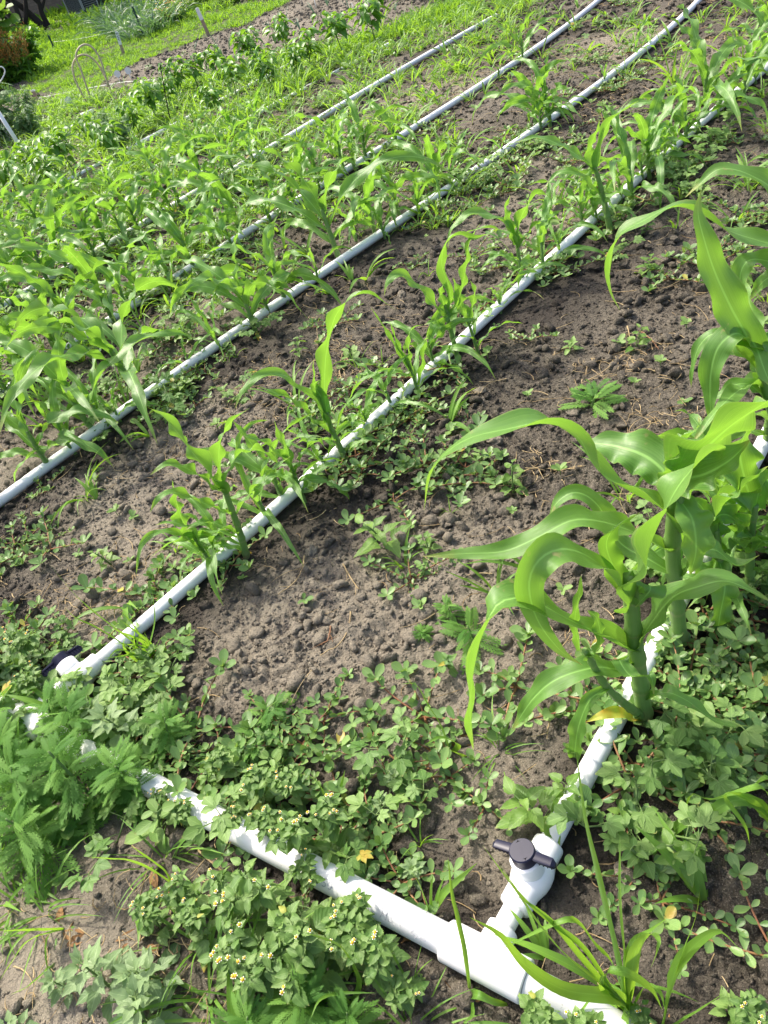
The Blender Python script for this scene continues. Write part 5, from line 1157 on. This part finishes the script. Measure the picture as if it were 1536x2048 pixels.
# ------------------------------------------------------------------ pepper rows and the far garden
PEP = [v_pepper(.24) for _ in range(5)]
for i, (x, y, s, lb) in enumerate([(130, 400, .95, 'dark pepper plant left of the leafy one below the white pole'), (40, 405, 1.0, 'dark pepper plant at the left edge under the white pole'), (155, 352, 1.0, 'broad pepper plant with pale lower leaves by the white pole'), (320, 250, 1.0, 'pepper plant with drooping leaves beside the brown stick'), (375, 200, .95, 'pepper plant behind the brown stick'), (400, 182, .85, 'pepper plant second behind the brown stick'),
    (440, 165, .9, 'pepper plant in the middle of the upper row'), (475, 205, 1.0, 'large pepper plant in front of the middle of the row'), (512, 145, 1.0, 'pepper plant against the bare bed'), (570, 112, .95, 'upright pepper plant left of the white sticks'), (625, 152, 1.0, 'pepper plant in the lower row below the white sticks'), (690, 118, 1.05, 'tall pepper plant in front of the bare bed'), (752, 88, 1.1, 'tallest pepper plant at the right end of the row'), (550, 190, .8, 'low pepper plant in the grass above the fifth pipe'), (285, 275, .8, 'small pepper plant in tall grass'), (440, 245, .8, 'pepper plant in grass above the fifth corn row'), (240, 330, .9, 'pepper plant right of the small dense bush'), (345, 225, .8, 'pepper plant touching the brown stick'), (600, 172, .8, 'low pepper plant right of the fifth pipe bend'), (540, 168, .8, 'pepper plant between the upper and lower row'), (90, 372, .9, 'pepper plant under the end of the white pole'), (200, 300, .8, 'pepper plant in front of the hoops')]):
    put(PEP[i % 5], 'pepper_plant', x, y, s, lb, 'pepper plant', 'pepper plants in the upper rows')
TB = [v_bush(.42, .20, T_tom, 'tomato', .09, .9, 16, 34), v_bush(.30, .16, T_tom, 'tomato', .06, .9, 14, 34)]
for i, (x, y, s, lb) in enumerate([(20, 290, 1.0, 'bluish tomato bush behind the white pole'), (70, 275, .8, 'bluish tomato bush right of the white pole'), (-30, 260, 1.1, 'tomato bush cut by the left edge'), (60, 235, .7, 'tomato bush highest on the left'), (240, 300, .48, 'low dense bush in grass left of the peppers'), (215, 268, .5, 'small dense bush beside the white pipe bit')]):
    put(TB[i % 2], 'tomato_bush', x, y, s, lb, 'tomato bush', 'bushy tomato plants at the left')
SQ = v_broad(.16, .12, 'mallow', T_round); put(SQ, 'squash_plant', 95, 318, .9, 'pale round leaved squash beneath the tomato bush', 'squash plant')
# tall grass between the pepper rows
TG = [v_grass(12, .26, .009, spread=.03, up=(1.1, 1.5), bend=(-.2, 1.1)) for _ in range(5)]
tg = [(760, 60, 'right of the tallest pepper'), (300, 320, 'in front of the drooping pepper'), (345, 300, 'below the brown stick'), (520, 230, 'above the fifth pipe'), (560, 205, 'just above the fifth pipe middle'), (600, 200, 'under the lower pepper row'), (480, 255, 'left of the fifth pipe middle'), (430, 290, 'between peppers and corn'), (780, 110, 'beneath the tallest pepper'), (820, 70, 'by the string line at right'), (660, 170, 'right of the lower pepper plant'), (730, 140, 'below the tall peppers'), (250, 240, 'between bush and hoops'), (180, 290, 'left of the dense bush'), (210, 330, 'left of the sixth pipe'), (260, 350, 'over the sixth pipe'), (140, 240, 'at the foot of the hoops'), (360, 270, 'over the seventh pipe'), (400, 240, 'right of the drooping pepper'), (1035, 30, 'past the open pipe end'), (1350, 170, 'by the third pipe end'), (1480, 150, 'at the upper right'), (930, 60, 'left of the open pipe end')]
for i, x in enumerate([150, 200, 240, 290, 330, 370, 410, 450, 500, 540, 600, 640, 700]):
    tg.append((x, row_px(6, x) + (8 if i % 2 else 14), ['among the overgrown pipe and the corn', 'half hiding the overgrown pipe'][i % 2]))
for i, (x, y, lb) in enumerate(tg): put(TG[i % 5], 'grass_tussock', x, y, rng.uniform(.55, 1.0), 'tall bright grass tuft ' + lb, 'grass', 'tall bright grass tufts')

def blades_stuff(name, n_rate, poly, h, w, mat, margin=40, seed=1, nv=3, rate_fn=None, bounds=(-12, 6, 4, 24)):
    x0, x1, y0, y1 = bounds
    vs = [v_grass(16, h, w, mat, .035, nv, (.9, 1.5), (-.3, 1.0), 1) for _ in range(8)]
    def df(x, y, px, py): return (in_poly(x, y, poly).astype(float) if poly is not None else 1.0) * (rate_fn(x, y, px, py) if rate_fn else .9)
    x, y, px, py = scatter(n_rate, df, x0, x1, y0, y1, margin, seed, 0.0); z = np.where(np.hypot(x, y) > 9, rough_h(x, y), hz(x, y))
    sc_ = .7 + .6 * (vnoise(x * 1.7, y * 1.7, 5) + .5)
    return stuff(name, [(vs[rng.integers(0, 8)], x[i], y[i], z[i] - .003, rng.uniform(0, 6.28), sc_[i] * rng.uniform(.7, 1.2)) for i in range(len(x))])
blades_stuff('lawn', 260, LAWN, .055, .006, 'lawn', seed=11)
blades_stuff('mound_grass', 150, MOUND, .11, .010, 'lawn', seed=12)
blades_stuff('field_grass', 22, None, .16, .03, 'lawn', seed=13, rate_fn=lambda x, y, px, py: np.where(np.hypot(x, y) > 10, .8, 0) * np.where(in_poly(x, y, LAWN) | in_poly(x, y, MOUND), 0, 1), bounds=(-30, 18, 4, 36))
def strip_grass(name, P0, P1, wd, rate, h, w, seed):
    a = np.array(P0); b = np.array(P1); d = (b - a); L = np.linalg.norm(d); d /= L; nn = np.array([-d[1], d[0]])
    poly = [tuple(a + nn * wd), tuple(b + nn * wd), tuple(b - nn * wd), tuple(a - nn * wd)]
    blades_stuff(name, rate, poly, h, w, 'lawn', seed=seed)
strip_grass('verge_grass', G(830, 55)[:2], G(1080, -30)[:2], .30, 500, .08, .006, 14)
strip_grass('bed_edge_grass', G(330, 190)[:2], G(820, 60)[:2], .14, 500, .09, .006, 15)
# strap leaved bed beyond the path
LILY = [v_grass(46, .40, .020, 'lily', .14, 7, (1.0, 1.5), (-.6, .6)) for _ in range(4)]
lily = [(215, 58), (240, 62), (262, 70), (300, 62), (280, 60), (318, 46), (352, 36), (225, 52), (250, 60), (215, 38), (245, 32), (270, 44), (295, 50), (310, 38), (290, 22), (320, 18), (340, 30), (265, 20), (235, 14), (330, 50), (350, 12)]
for i, (x, y) in enumerate(lily): put(LILY[i % 4], 'strap_leaf_plant', x, y + 12, rng.uniform(.7, 1.05), 'clump of long strap leaves in the bed behind the metal posts', 'garden plant', 'strap leaved clumps behind the posts')
def v_flowers():
    st, a, b, c = MB(), MB(), MB(), MB()
    for i in range(60):
        p = np.array([rng.normal() * .12, rng.normal() * .12, 0]); h = rng.uniform(.10, .28); e = p + sph(rng.uniform(0, 6.28), 1.2) * h
        st.tube([p, e], .002, .0015, 4, .5, cap=False)
        for k in range(5): st.leaf(T_small, p + (e - p) * rng.uniform(.2, .95), sph(rng.uniform(0, 6.28), rng.uniform(-.3, .7)), UPV, .06, .03, rng.uniform(0, 1))
        if i % 2 == 0:
            mbx = (a, b, c)[rng.integers(0, 3)]
            for k in range(5): mbx.leaf(T_small, e, sph(k * 1.256, .3), UPV, .022, .02, .5)
    return fin({'foliage': (st, ['broad']), 'red_flowers': (a, ['flowers']), 'white_flowers': (b, ['petal']), 'orange_flowers': (c, ['orangeflower'])})
FLW = [v_flowers(), v_flowers()]
for i, (x, y, lb) in enumerate([(345, 48, 'left of the far white-topped stake'), (372, 25, 'behind the far white-topped stake'), (395, 12, 'right of the others behind the stake'), (355, 8, 'at the top edge behind the strap leaves')]): put(FLW[i % 2], 'flower_patch', x, y + 4, .9, 'mixed red and white flowers ' + lb, 'flowers', 'flower patches at the top')
yf = put(FLW[0], 'marigold_patch', 462, 10, .8, 'yellow and orange blooms at the top edge beyond the path', 'flowers')
for ch in yf.children:
    if 'red' in ch.name or 'white' in ch.name:
        ch.data = ch.data.copy(); ch.data.materials.clear(); ch.data.materials.append(M['orangeflower']); ch.name = 'orange_flowers'
# big vine/bush and rusty dock
VB = v_bush(1.0, .55, T_round, 'broad', .15, .9, 26, 46); put(VB, 'leafy_bush', -5, 172, .9, 'big pale-leaved bush above the rust coloured plants', 'bush')
VB2 = v_bush(.5, .35, T_ovate, 'pepper', .08, .6, 20, 60); put(VB2, 'leafy_bush', 60, 150, .9, 'low leafy bush right behind the rust coloured plants', 'bush')
def v_dock():
    st, fo, sd = MB(), MB(), MB()
    for i in range(34):
        a = rng.uniform(0, 6.28); r = rng.uniform(0, .13); p = np.array([math.cos(a) * r, math.sin(a) * r, 0]); P = arc(p, a, 1.35, 1.25, rng.uniform(.38, .55), 6); st.tube(P, .003, .0015, 4, .3, cap=False)
        for k in range(70):
            q = rng.uniform(.42, 1) * 5; j = min(4, int(q)); e = P[j] + (P[j + 1] - P[j]) * (q - j) + rng.normal(size=3) * [.016, .016, .012]
            sd.leaf(T_lance, e, sph(rng.uniform(0, 6.28), 1.1), rng.normal(size=3), .022, .007, rng.uniform(0, 1))
        for k in range(7): fo.leaf(T_pepper, P[rng.integers(0, 3)], sph(rng.uniform(0, 6.28), rng.uniform(-.2, .9)), UPV, .13, .035, rng.uniform(0, 1))
    return fin({'stem': (st, ['green_stem']), 'foliage': (fo, ['pepper']), 'seed_heads': (sd, ['rust'])})
DK = v_dock()
for x, y, s, lb in [(20, 168, 1.0, 'rust coloured seeding dock, leftmost clump'), (48, 160, .95, 'greenish rust seeding dock, right clump'), (-12, 176, 1.0, 'rust coloured dock cut by the left edge')]: put(DK, 'dock_plant', x, y, s, lb, 'weed', 'rust coloured docks')
# onions and small cabbages in the bare bed
ON = [v_grass(5, .16, .008, 'onion', .008, 5, (1.2, 1.5), (.2, 1.4)) for _ in range(3)]
for i, (x, y) in enumerate([(390, 100), (435, 95), (458, 98), (485, 85), (515, 78), (540, 62), (560, 70), (575, 45), (630, 30), (655, 12), (700, 22), (735, 10), (790, 18), (860, 8), (600, 58), (505, 62), (680, 40)]): put(ON[i % 3], 'onion_plant', x, y, rng.uniform(.7, 1.1), 'blue-green onion shoot in the bare far bed', 'onion', 'onion shoots in the bare bed')
CB = v_broad(.05, .055, 'lambs', T_round)
for i, (x, y, lb) in enumerate([(262, 150, 'nearest the hoops'), (300, 140, 'second from the hoops'), (345, 120, 'in the middle of the bed'), (370, 112, 'beside the first onions'), (325, 150, 'closest to the string')]): put(CB, 'cabbage_seedling', x, y, rng.uniform(.5, .8), 'pale cabbage seedling in the bare bed ' + lb, 'cabbage', 'cabbage seedlings in the bare bed')

# stakes, posts, hoops, strings
def vert(px, py, tx, ty):
    b = G(px, py); b[2] = 0; t = VP(tx, ty, b); return b, t
def stake(px, py, tx, ty, w, lb, paint=.5, dark=False):
    b, t = vert(px, py, tx, ty); root = link('garden_stake', None, None, b); tag(root, lb, 'stake', 'white-topped wooden stakes')
    d = t - b; L = np.linalg.norm(d); d /= L; x = np.cross(d, [0, 1, 0]); x /= np.linalg.norm(x); y = np.cross(d, x); ax = np.stack([x, y, d])
    mb = MB(); mb.box(d * (L * (1 - paint) / 2 - .02), (w, w * .35, L * (1 - paint) + .04), ax); link('wood_shaft', mb.mesh('wood_shaft', [M['wood']], False), root)
    mb = MB(); mb.box(d * (L * (1 - paint / 2)), (w * 1.04, w * .40, L * paint), ax); mb.box(d * (L * 1.012), (w * .7, w * .36, L * .03), ax); link('painted_top', mb.mesh('painted_top', [M['whitepaint']], False), root)
    return b, t
b, t = stake(248, 110, 233, 64, .030, 'white-topped stake left of the other, lettered, standing in the lawn by the hoops', .55)
cu_done = []
def stake_text(b, t, w):
    cu = bpy.data.curves.new('lettering', 'FONT'); cu.body = 'W2'; cu.size = .05
    to = bpy.data.objects.new('tmp', cu); col.objects.link(to); dg = bpy.context.evaluated_depsgraph_get(); me = bpy.data.meshes.new_from_object(to.evaluated_get(dg)); bpy.data.objects.remove(to)
    n = len(me.vertices); co = np.zeros(n * 3); me.vertices.foreach_get('co', co); co = co.reshape(-1, 3)
    d = (t - b); L = np.linalg.norm(d); d /= L; x = np.cross(d, [0, 1, 0]); x /= np.linalg.norm(x); y = np.cross(d, x)
    V = d * L * .62 + co[:, :1] * d - (co[:, 1:2] - .018) * x * .6 - y * (w * .21 + .001) * (1 if y[1] > 0 else -1)
    me.vertices.foreach_set('co', V.ravel()); me.materials.clear(); me.materials.append(M['tpost']); me.update()
    for o in bpy.data.objects:
        if o.name == 'garden_stake': link('lettering', me, o)
stake_text(b, t, .030)
stake(417, 70, 394, 17, .034, 'weathered stake with a white top at the edge of the bare bed', .42)
stake(75, 205, 66, 180, .03, 'short reddish stake holding the string near the tomato bushes', .1)
def tpost(px, py, tx, ty, lb):
    b, t = vert(px, py, tx, ty); mb = MB(); d = t - b; mb.box(d / 2, (.022, .006, np.linalg.norm(d)), None); mb.box(d / 2 + [0, -.012, 0], (.006, .02, np.linalg.norm(d)), None)
    for k in range(8): mb.box(d * (.25 + .09 * k) + [0, -.024, 0], (.012, .008, .012), None)
    o = link('metal_post', mb.mesh('metal_post', [M['tpost']], False), None, b); tag(o, lb, 'post', 'dark green metal fence posts'); return b, t
p1 = tpost(109, 101, 98, 70, 'short dark metal post left of the hoops'); p2 = tpost(291, 72, 262, 14, 'dark metal post in front of the strap leaved bed'); p3 = tpost(178, 35, 168, 20, 'dark metal post near the air conditioner'); p4 = tpost(210, 22, 198, -8, 'dark metal post touching the top edge'); 
def line(name, P, r, mat, lb, cat, sag=.0):
    P = np.array(P); C = []
    for i in range(len(P) - 1):
        for q in np.linspace(0, 1, 9)[:-1]: C.append(P[i] + (P[i + 1] - P[i]) * q - UPV * sag * 4 * q * (1 - q))
    C.append(P[-1]); b = np.array(C[0]); mb = MB(); mb.tube(np.array(C) - b, r, r, 5); o = link(name, mb.mesh(name, [M[mat]]), None, b); tag(o, lb, cat)
line('fence_string', [p1[0] + (p1[1] - p1[0]) * .55, p2[0] + (p2[1] - p2[0]) * .45, G(395, 20) + UPV * .35], .0018, 'string', 'thin string strung between the dark metal posts', 'string', .03)
line('bed_string', [VP(78, 196, G(78, 205)), G(185, 183) + UPV * .03, G(250, 172) + UPV * .03, G(320, 164) + UPV * .02], .004, 'string', 'white string along the front edge of the bare bed', 'string')
line('irrigation_hose', [G(812, 48) + UPV * .02, G(880, 32) + UPV * .02, G(978, 1) + UPV * .02, G(1060, -25) + UPV * .02], .0065, 'string', 'thin pale hose along the right edge of the bare bed', 'hose')
def hoop(pts, bx, by, depth, lb, mat='hoop', r=.0075, ex=None):
    b = G(bx, by); P = [VP(x, y, b, o) for x, y, o in pts]; C = catmull(P, 60); q = C[0].copy(); mb = MB(); mb.tube(C - q, r, r, 10); o = link('garden_hoop', mb.mesh('garden_hoop', [M[mat]]), None, q); tag(o, lb, 'hoop', 'bent tan hoops')
hoop([(180, 216, 0), (160, 180, 0), (148, 152, 0), (146, 128, 0), (157, 112, 0), (175, 111, 0), (193, 125, 0), (212, 158, 0), (228, 200, 0)], 178, 213, 0, 'nearer pale hoop with the lower arch')
hoop([(186, 212, 0), (172, 170, 0), (162, 140, 0), (152, 113, 0), (158, 96, 0), (171, 89, 0), (187, 97, 0), (200, 118, 0), (208, 142, 0), (216, 172, 0)], 190, 210, 0, 'taller tan hoop standing behind the nearer one')
hoop([(-30, 190, 0), (-25, 150, 0), (-10, 136, 0), (4, 134, 0), (10, 143, 0), (4, 158, 0), (-6, 172, 0)], -10, 195, 0, 'small white hoop cut by the left edge', 'pvc', .006)
# white pole with netting
b, t = vert(58, 320, -14, 208); mb = MB(); mb.tube([b * 0, t - b], .013, .013, 16)
o = link('white_pole', mb.mesh('white_pole', [M['pvc']]), None, b); tag(o, 'leaning white plastic pole at the left edge beside wire netting', 'pole')
def netting():
    mb = MB(); W_, H_ = 12, 12; du = np.array([-.070, .028, 0]); dv = (t - b) / 14
    for i in range(W_):
        P = [b * 0 + dv * (k * .5) + du * (i * .5 + .25 * ((k % 2) if i % 2 else -(k % 2))) * .6 - UPV * .01 for k in range(H_ * 2)]
        mb.tube(P, .0008, .0008, 3, cap=False)
    o = link('wire_netting', mb.mesh('wire_netting', [M['wire']]), None, b); tag(o, 'hexagonal wire netting hanging beside the leaning white pole', 'netting')
netting()
def thin(px, py, tx, ty, r, mat, lb, name='white_stick', cat='stick', grp=None):
    b, t = vert(px, py, tx, ty); mb = MB(); mb.tube([b * 0 - UPV * .01, (t - b) * .5, t - b], r, r * .8, 6); o = link(name, mb.mesh(name, [M[mat]]), None, b); tag(o, lb, cat, grp)
thin(583, 62, 576, 36, .004, 'string', 'short white stick left of its taller neighbour in the bare bed', grp='thin white sticks'); thin(716, 40, 703, 5, .004, 'string', 'taller white stick in the bare bed behind the peppers', grp='thin white sticks'); thin(742, 18, 733, -4, .004, 'string', 'white stick at the top edge of the bare bed', grp='thin white sticks'); thin(633, 18, 628, -2, .004, 'string', 'white stick at the top edge left of the others', grp='thin white sticks')
thin(341, 248, 320, 128, .004, 'bark', 'thin brown stick standing beside the drooping pepper', 'brown_stick')
def marker(px, py, tx, ty, lb):
    b, t = vert(px, py, tx, ty); root = link('plant_marker', None, None, b); tag(root, lb, 'plant marker', 'white plant markers'); d = t - b
    mb = MB(); mb.box(d * .4, (.006, .003, np.linalg.norm(d) * .8)); link('stem', mb.mesh('stem', [M['whitepaint']], False), root)
    mb = MB(); mb.leaf(T_round, d * .75, UPV, [0, -1, .2], .06, .055); link('tag_face', mb.mesh('tag_face', [M['whitepaint']]), root)
marker(240, 165, 237, 152, 'round white plant marker at the near end of the bare bed'); marker(262, 158, 258, 146, 'white plant marker right of the round one')
marker(150, 215, 138, 207, 'tilted white marker in the weeds left of the hoops')

# ------------------------------------------------------------------ building, air conditioner, tree
def building():
    b = G(100, 42); b2 = G(235, 2)
    d = (b2 - b); d[2] = 0; d /= np.linalg.norm(d); n = np.array([-d[1], d[0], 0]); 
    m_, nt, out = new_mat('brown_brick'); L = nt.links.new; tc = N(nt, 'ShaderNodeTexCoord'); br = N(nt, 'ShaderNodeTexBrick')
    mp = N(nt, 'ShaderNodeMapping'); L(tc.outputs['Object'], mp.inputs[0]); mp.inputs['Rotation'].default_value = (R(90), 0, 0); L(mp.outputs[0], br.inputs[0])
    br.inputs['Scale'].default_value = 4.5; br.inputs['Color1'].default_value = (.13, .095, .075, 1); br.inputs['Color2'].default_value = (.18, .135, .105, 1); br.inputs['Mortar'].default_value = (.10, .085, .07, 1); br.inputs['Mortar Size'].default_value = .02
    bs = N(nt, 'ShaderNodeBsdfPrincipled'); L(br.outputs[0], bs.inputs[0]); bs.inputs['Roughness'].default_value = .9; L(bs.outputs[0], out.inputs[0])
    c = b + n * 1.3 + d * (-3.0); ang = math.atan2(d[1], d[0])
    root = link('brick_building', None, None, c + d * 0, ang); tag(root, 'brown brick building wall at the top left behind the dark tree', 'building')
    mb = MB(); mb.box((0, 3.5, 1.6), (13, 7, 3.2)); link('wall', mb.mesh('wall', [m_], False), root)
    mb = MB(); mb.box((0, 3.5, 3.3), (13.6, 7.6, .2)); link('roof', mb.mesh('roof', [M['bark']], False), root)
    gm = plain_mat('grey_siding', (.33, .36, .42), .7, .08, 3)
    mb = MB(); mb.box((6.5 + 4, 3.9, 1.4), (8, 7, 2.8)); link('side_wing', mb.mesh('side_wing', [gm], False), root)
    mb = MB(); mb.box((3.35, -.03, .22), (.07, .05, .34)); mb.box((3.27, -.03, .16), (.06, .04, .08)); link('meter_box', mb.mesh('meter_box', [gm], False), root)
    # air conditioner in front of the wall
    dk = plain_mat('black_grille', (.02, .022, .026), .5, .2, 3); sv = plain_mat('grey_metal_frame', (.42, .44, .47), .4, .1, 5, .5, .6)
    ac = link('air_conditioner', None, None, G(143, 39) * [1, 1, 0] + n * .15, ang + .15); tag(ac, 'dark air conditioning unit with grey frame against the brick wall', 'air conditioner')
    w, dp, h = .56, .40, .46
    mb = MB(); mb.box((w / 2, 0, .05 + h / 2), (w - .02, dp - .02, h - .02)); link('grille_box', mb.mesh('grille_box', [dk], False), ac)
    mb = MB()
    for x in (0, w * .48, w * .52, w):
        for y in (-dp / 2, dp / 2): mb.box((x, y, .05 + h / 2), (.014, .014, h + .02))
    for z in (.06, h + .05):
        for y in (-dp / 2, dp / 2): mb.box((w / 2, y, z), (w - .016, .012, .014))
        for x in (0, w): mb.box((x, 0, z), (.012, dp - .016, .012))
    link('frame', mb.mesh('frame', [sv], False), ac)
    mb = MB()
    for k in range(18): mb.box((w * .03 + k * w * .025, -dp / 2 + .007, .05 + h / 2), (.002, .003, h - .03))
    for k in range(14): mb.box((w * .76, -dp / 2 + .008, .08 + k * .03), (w * .42, .003, .003))
    link('fins', mb.mesh('fins', [sv], False), ac)
    mb = MB(); th = np.linspace(0, 6.283, 25); mb.tube([(w * .25, 0, h + .05), (w * .25, 0, h + .07)], .11, .11, 24); mb.tube([(w * .75, 0, h + .05), (w * .75, 0, h + .07)], .11, .11, 24); link('fan_guard', mb.mesh('fan_guard', [dk], False), ac)
building()
def tree():
    root = link('dark_tree', None, None, G(88, 62) * [1, 1, 0]); tag(root, 'dark forked tree trunks at the top left corner before the wall', 'tree'); b = G(88, 62)
    mb = MB(); w = lambda pts: [VP(x, y, b, o) - b * [1, 1, 0] for x, y, o in pts]
    for pts, r0, r1 in [([(92, 58, 0), (70, 38, 0), (45, 15, 0), (20, 0, 0), (-30, -20, 0)], .12, .06), ([(98, 55, 0), (85, 30, 0), (78, 8, 0), (70, -25, 0)], .10, .05), ([(82, 22, 0), (88, 0, 0), (96, -40, 0)], .06, .03), ([(30, 45, .3), (10, 20, .3), (-20, 0, .3)], .09, .06),
        ([(42, 48, .2), (34, 22, .2), (20, -10, .2)], .09, .06), ([(50, 50, .1), (52, 20, .1), (48, -20, .1)], .08, .06), ([(60, 30, 0), (35, 12, 0), (5, 8, 0), (-30, 10, 0)], .05, .03), ([(78, 8, 0), (60, -10, 0), (40, -40, 0)], .05, .03), ([(20, 50, .1), (0, 30, .1), (-30, 20, .1)], .09, .05)]:
        mb.tube(catmull(w(pts), 14), r0 * .5, r1 * .5, 10)
    link('trunk', mb.mesh('trunk', [M['bark']]), root)
    cr = MB()
    for i in range(1800):
        p = np.array([rng.normal() * 1.5, rng.normal() * 1.0 + .4, 3.1 + rng.normal() * .5]); cr.leaf(T_small, p, sph(rng.uniform(0, 6.28), rng.uniform(-.8, .5)), UPV + rng.normal(size=3) * .5, .13, .09, rng.uniform(0, 1))
    link('crown', cr.mesh('crown', [M['pepper']]), root)
    mb = MB(); P = w([(22, 55, -.3), (10, 40, -.3), (-10, 10, -.3)]); mb.tube(P, .05, .05, 8); o = link('pale_post', mb.mesh('pale_post', [M['wood']]), None, b * [1, 1, 0]); tag(o, 'pale leaning board behind the tree trunks at the left corner', 'board')
tree()

# ------------------------------------------------------------------ light
SUN_AZ = R(128); SUN_EL = R(52)
w = bpy.data.worlds.new('World'); sc.world = w; w.use_nodes = True; nt = w.node_tree
sky = nt.nodes.new('ShaderNodeTexSky'); sky.sky_type = 'NISHITA'; sky.sun_disc = False; sky.sun_elevation = SUN_EL; sky.sun_rotation = math.pi / 2 - SUN_AZ
sky.dust_density = 5.0; sky.air_density = 0.8; sky.ozone_density = .6
bg = nt.nodes['Background']; nt.links.new(sky.outputs[0], bg.inputs[0]); bg.inputs[1].default_value = 0.15
sl = bpy.data.lights.new('sun', 'SUN'); sl.energy = 2.35; sl.angle = R(1.5); sl.color = (1.0, .94, .82); so = bpy.data.objects.new('sun', sl); col.objects.link(so)
sd = Vector((math.cos(SUN_EL) * math.cos(SUN_AZ), math.cos(SUN_EL) * math.sin(SUN_AZ), math.sin(SUN_EL)))
so.rotation_euler = (-sd).to_track_quat('-Z', 'Y').to_euler()
sc.view_settings.view_transform = 'Standard'; sc.view_settings.look = 'None'; sc.view_settings.exposure = 1.2; sc.view_settings.gamma = 1.0
sc.render.engine = 'CYCLES'; sc.cycles.max_bounces = 8; sc.cycles.diffuse_bounces = 3; sc.cycles.transmission_bounces = 6; sc.cycles.use_denoising = True
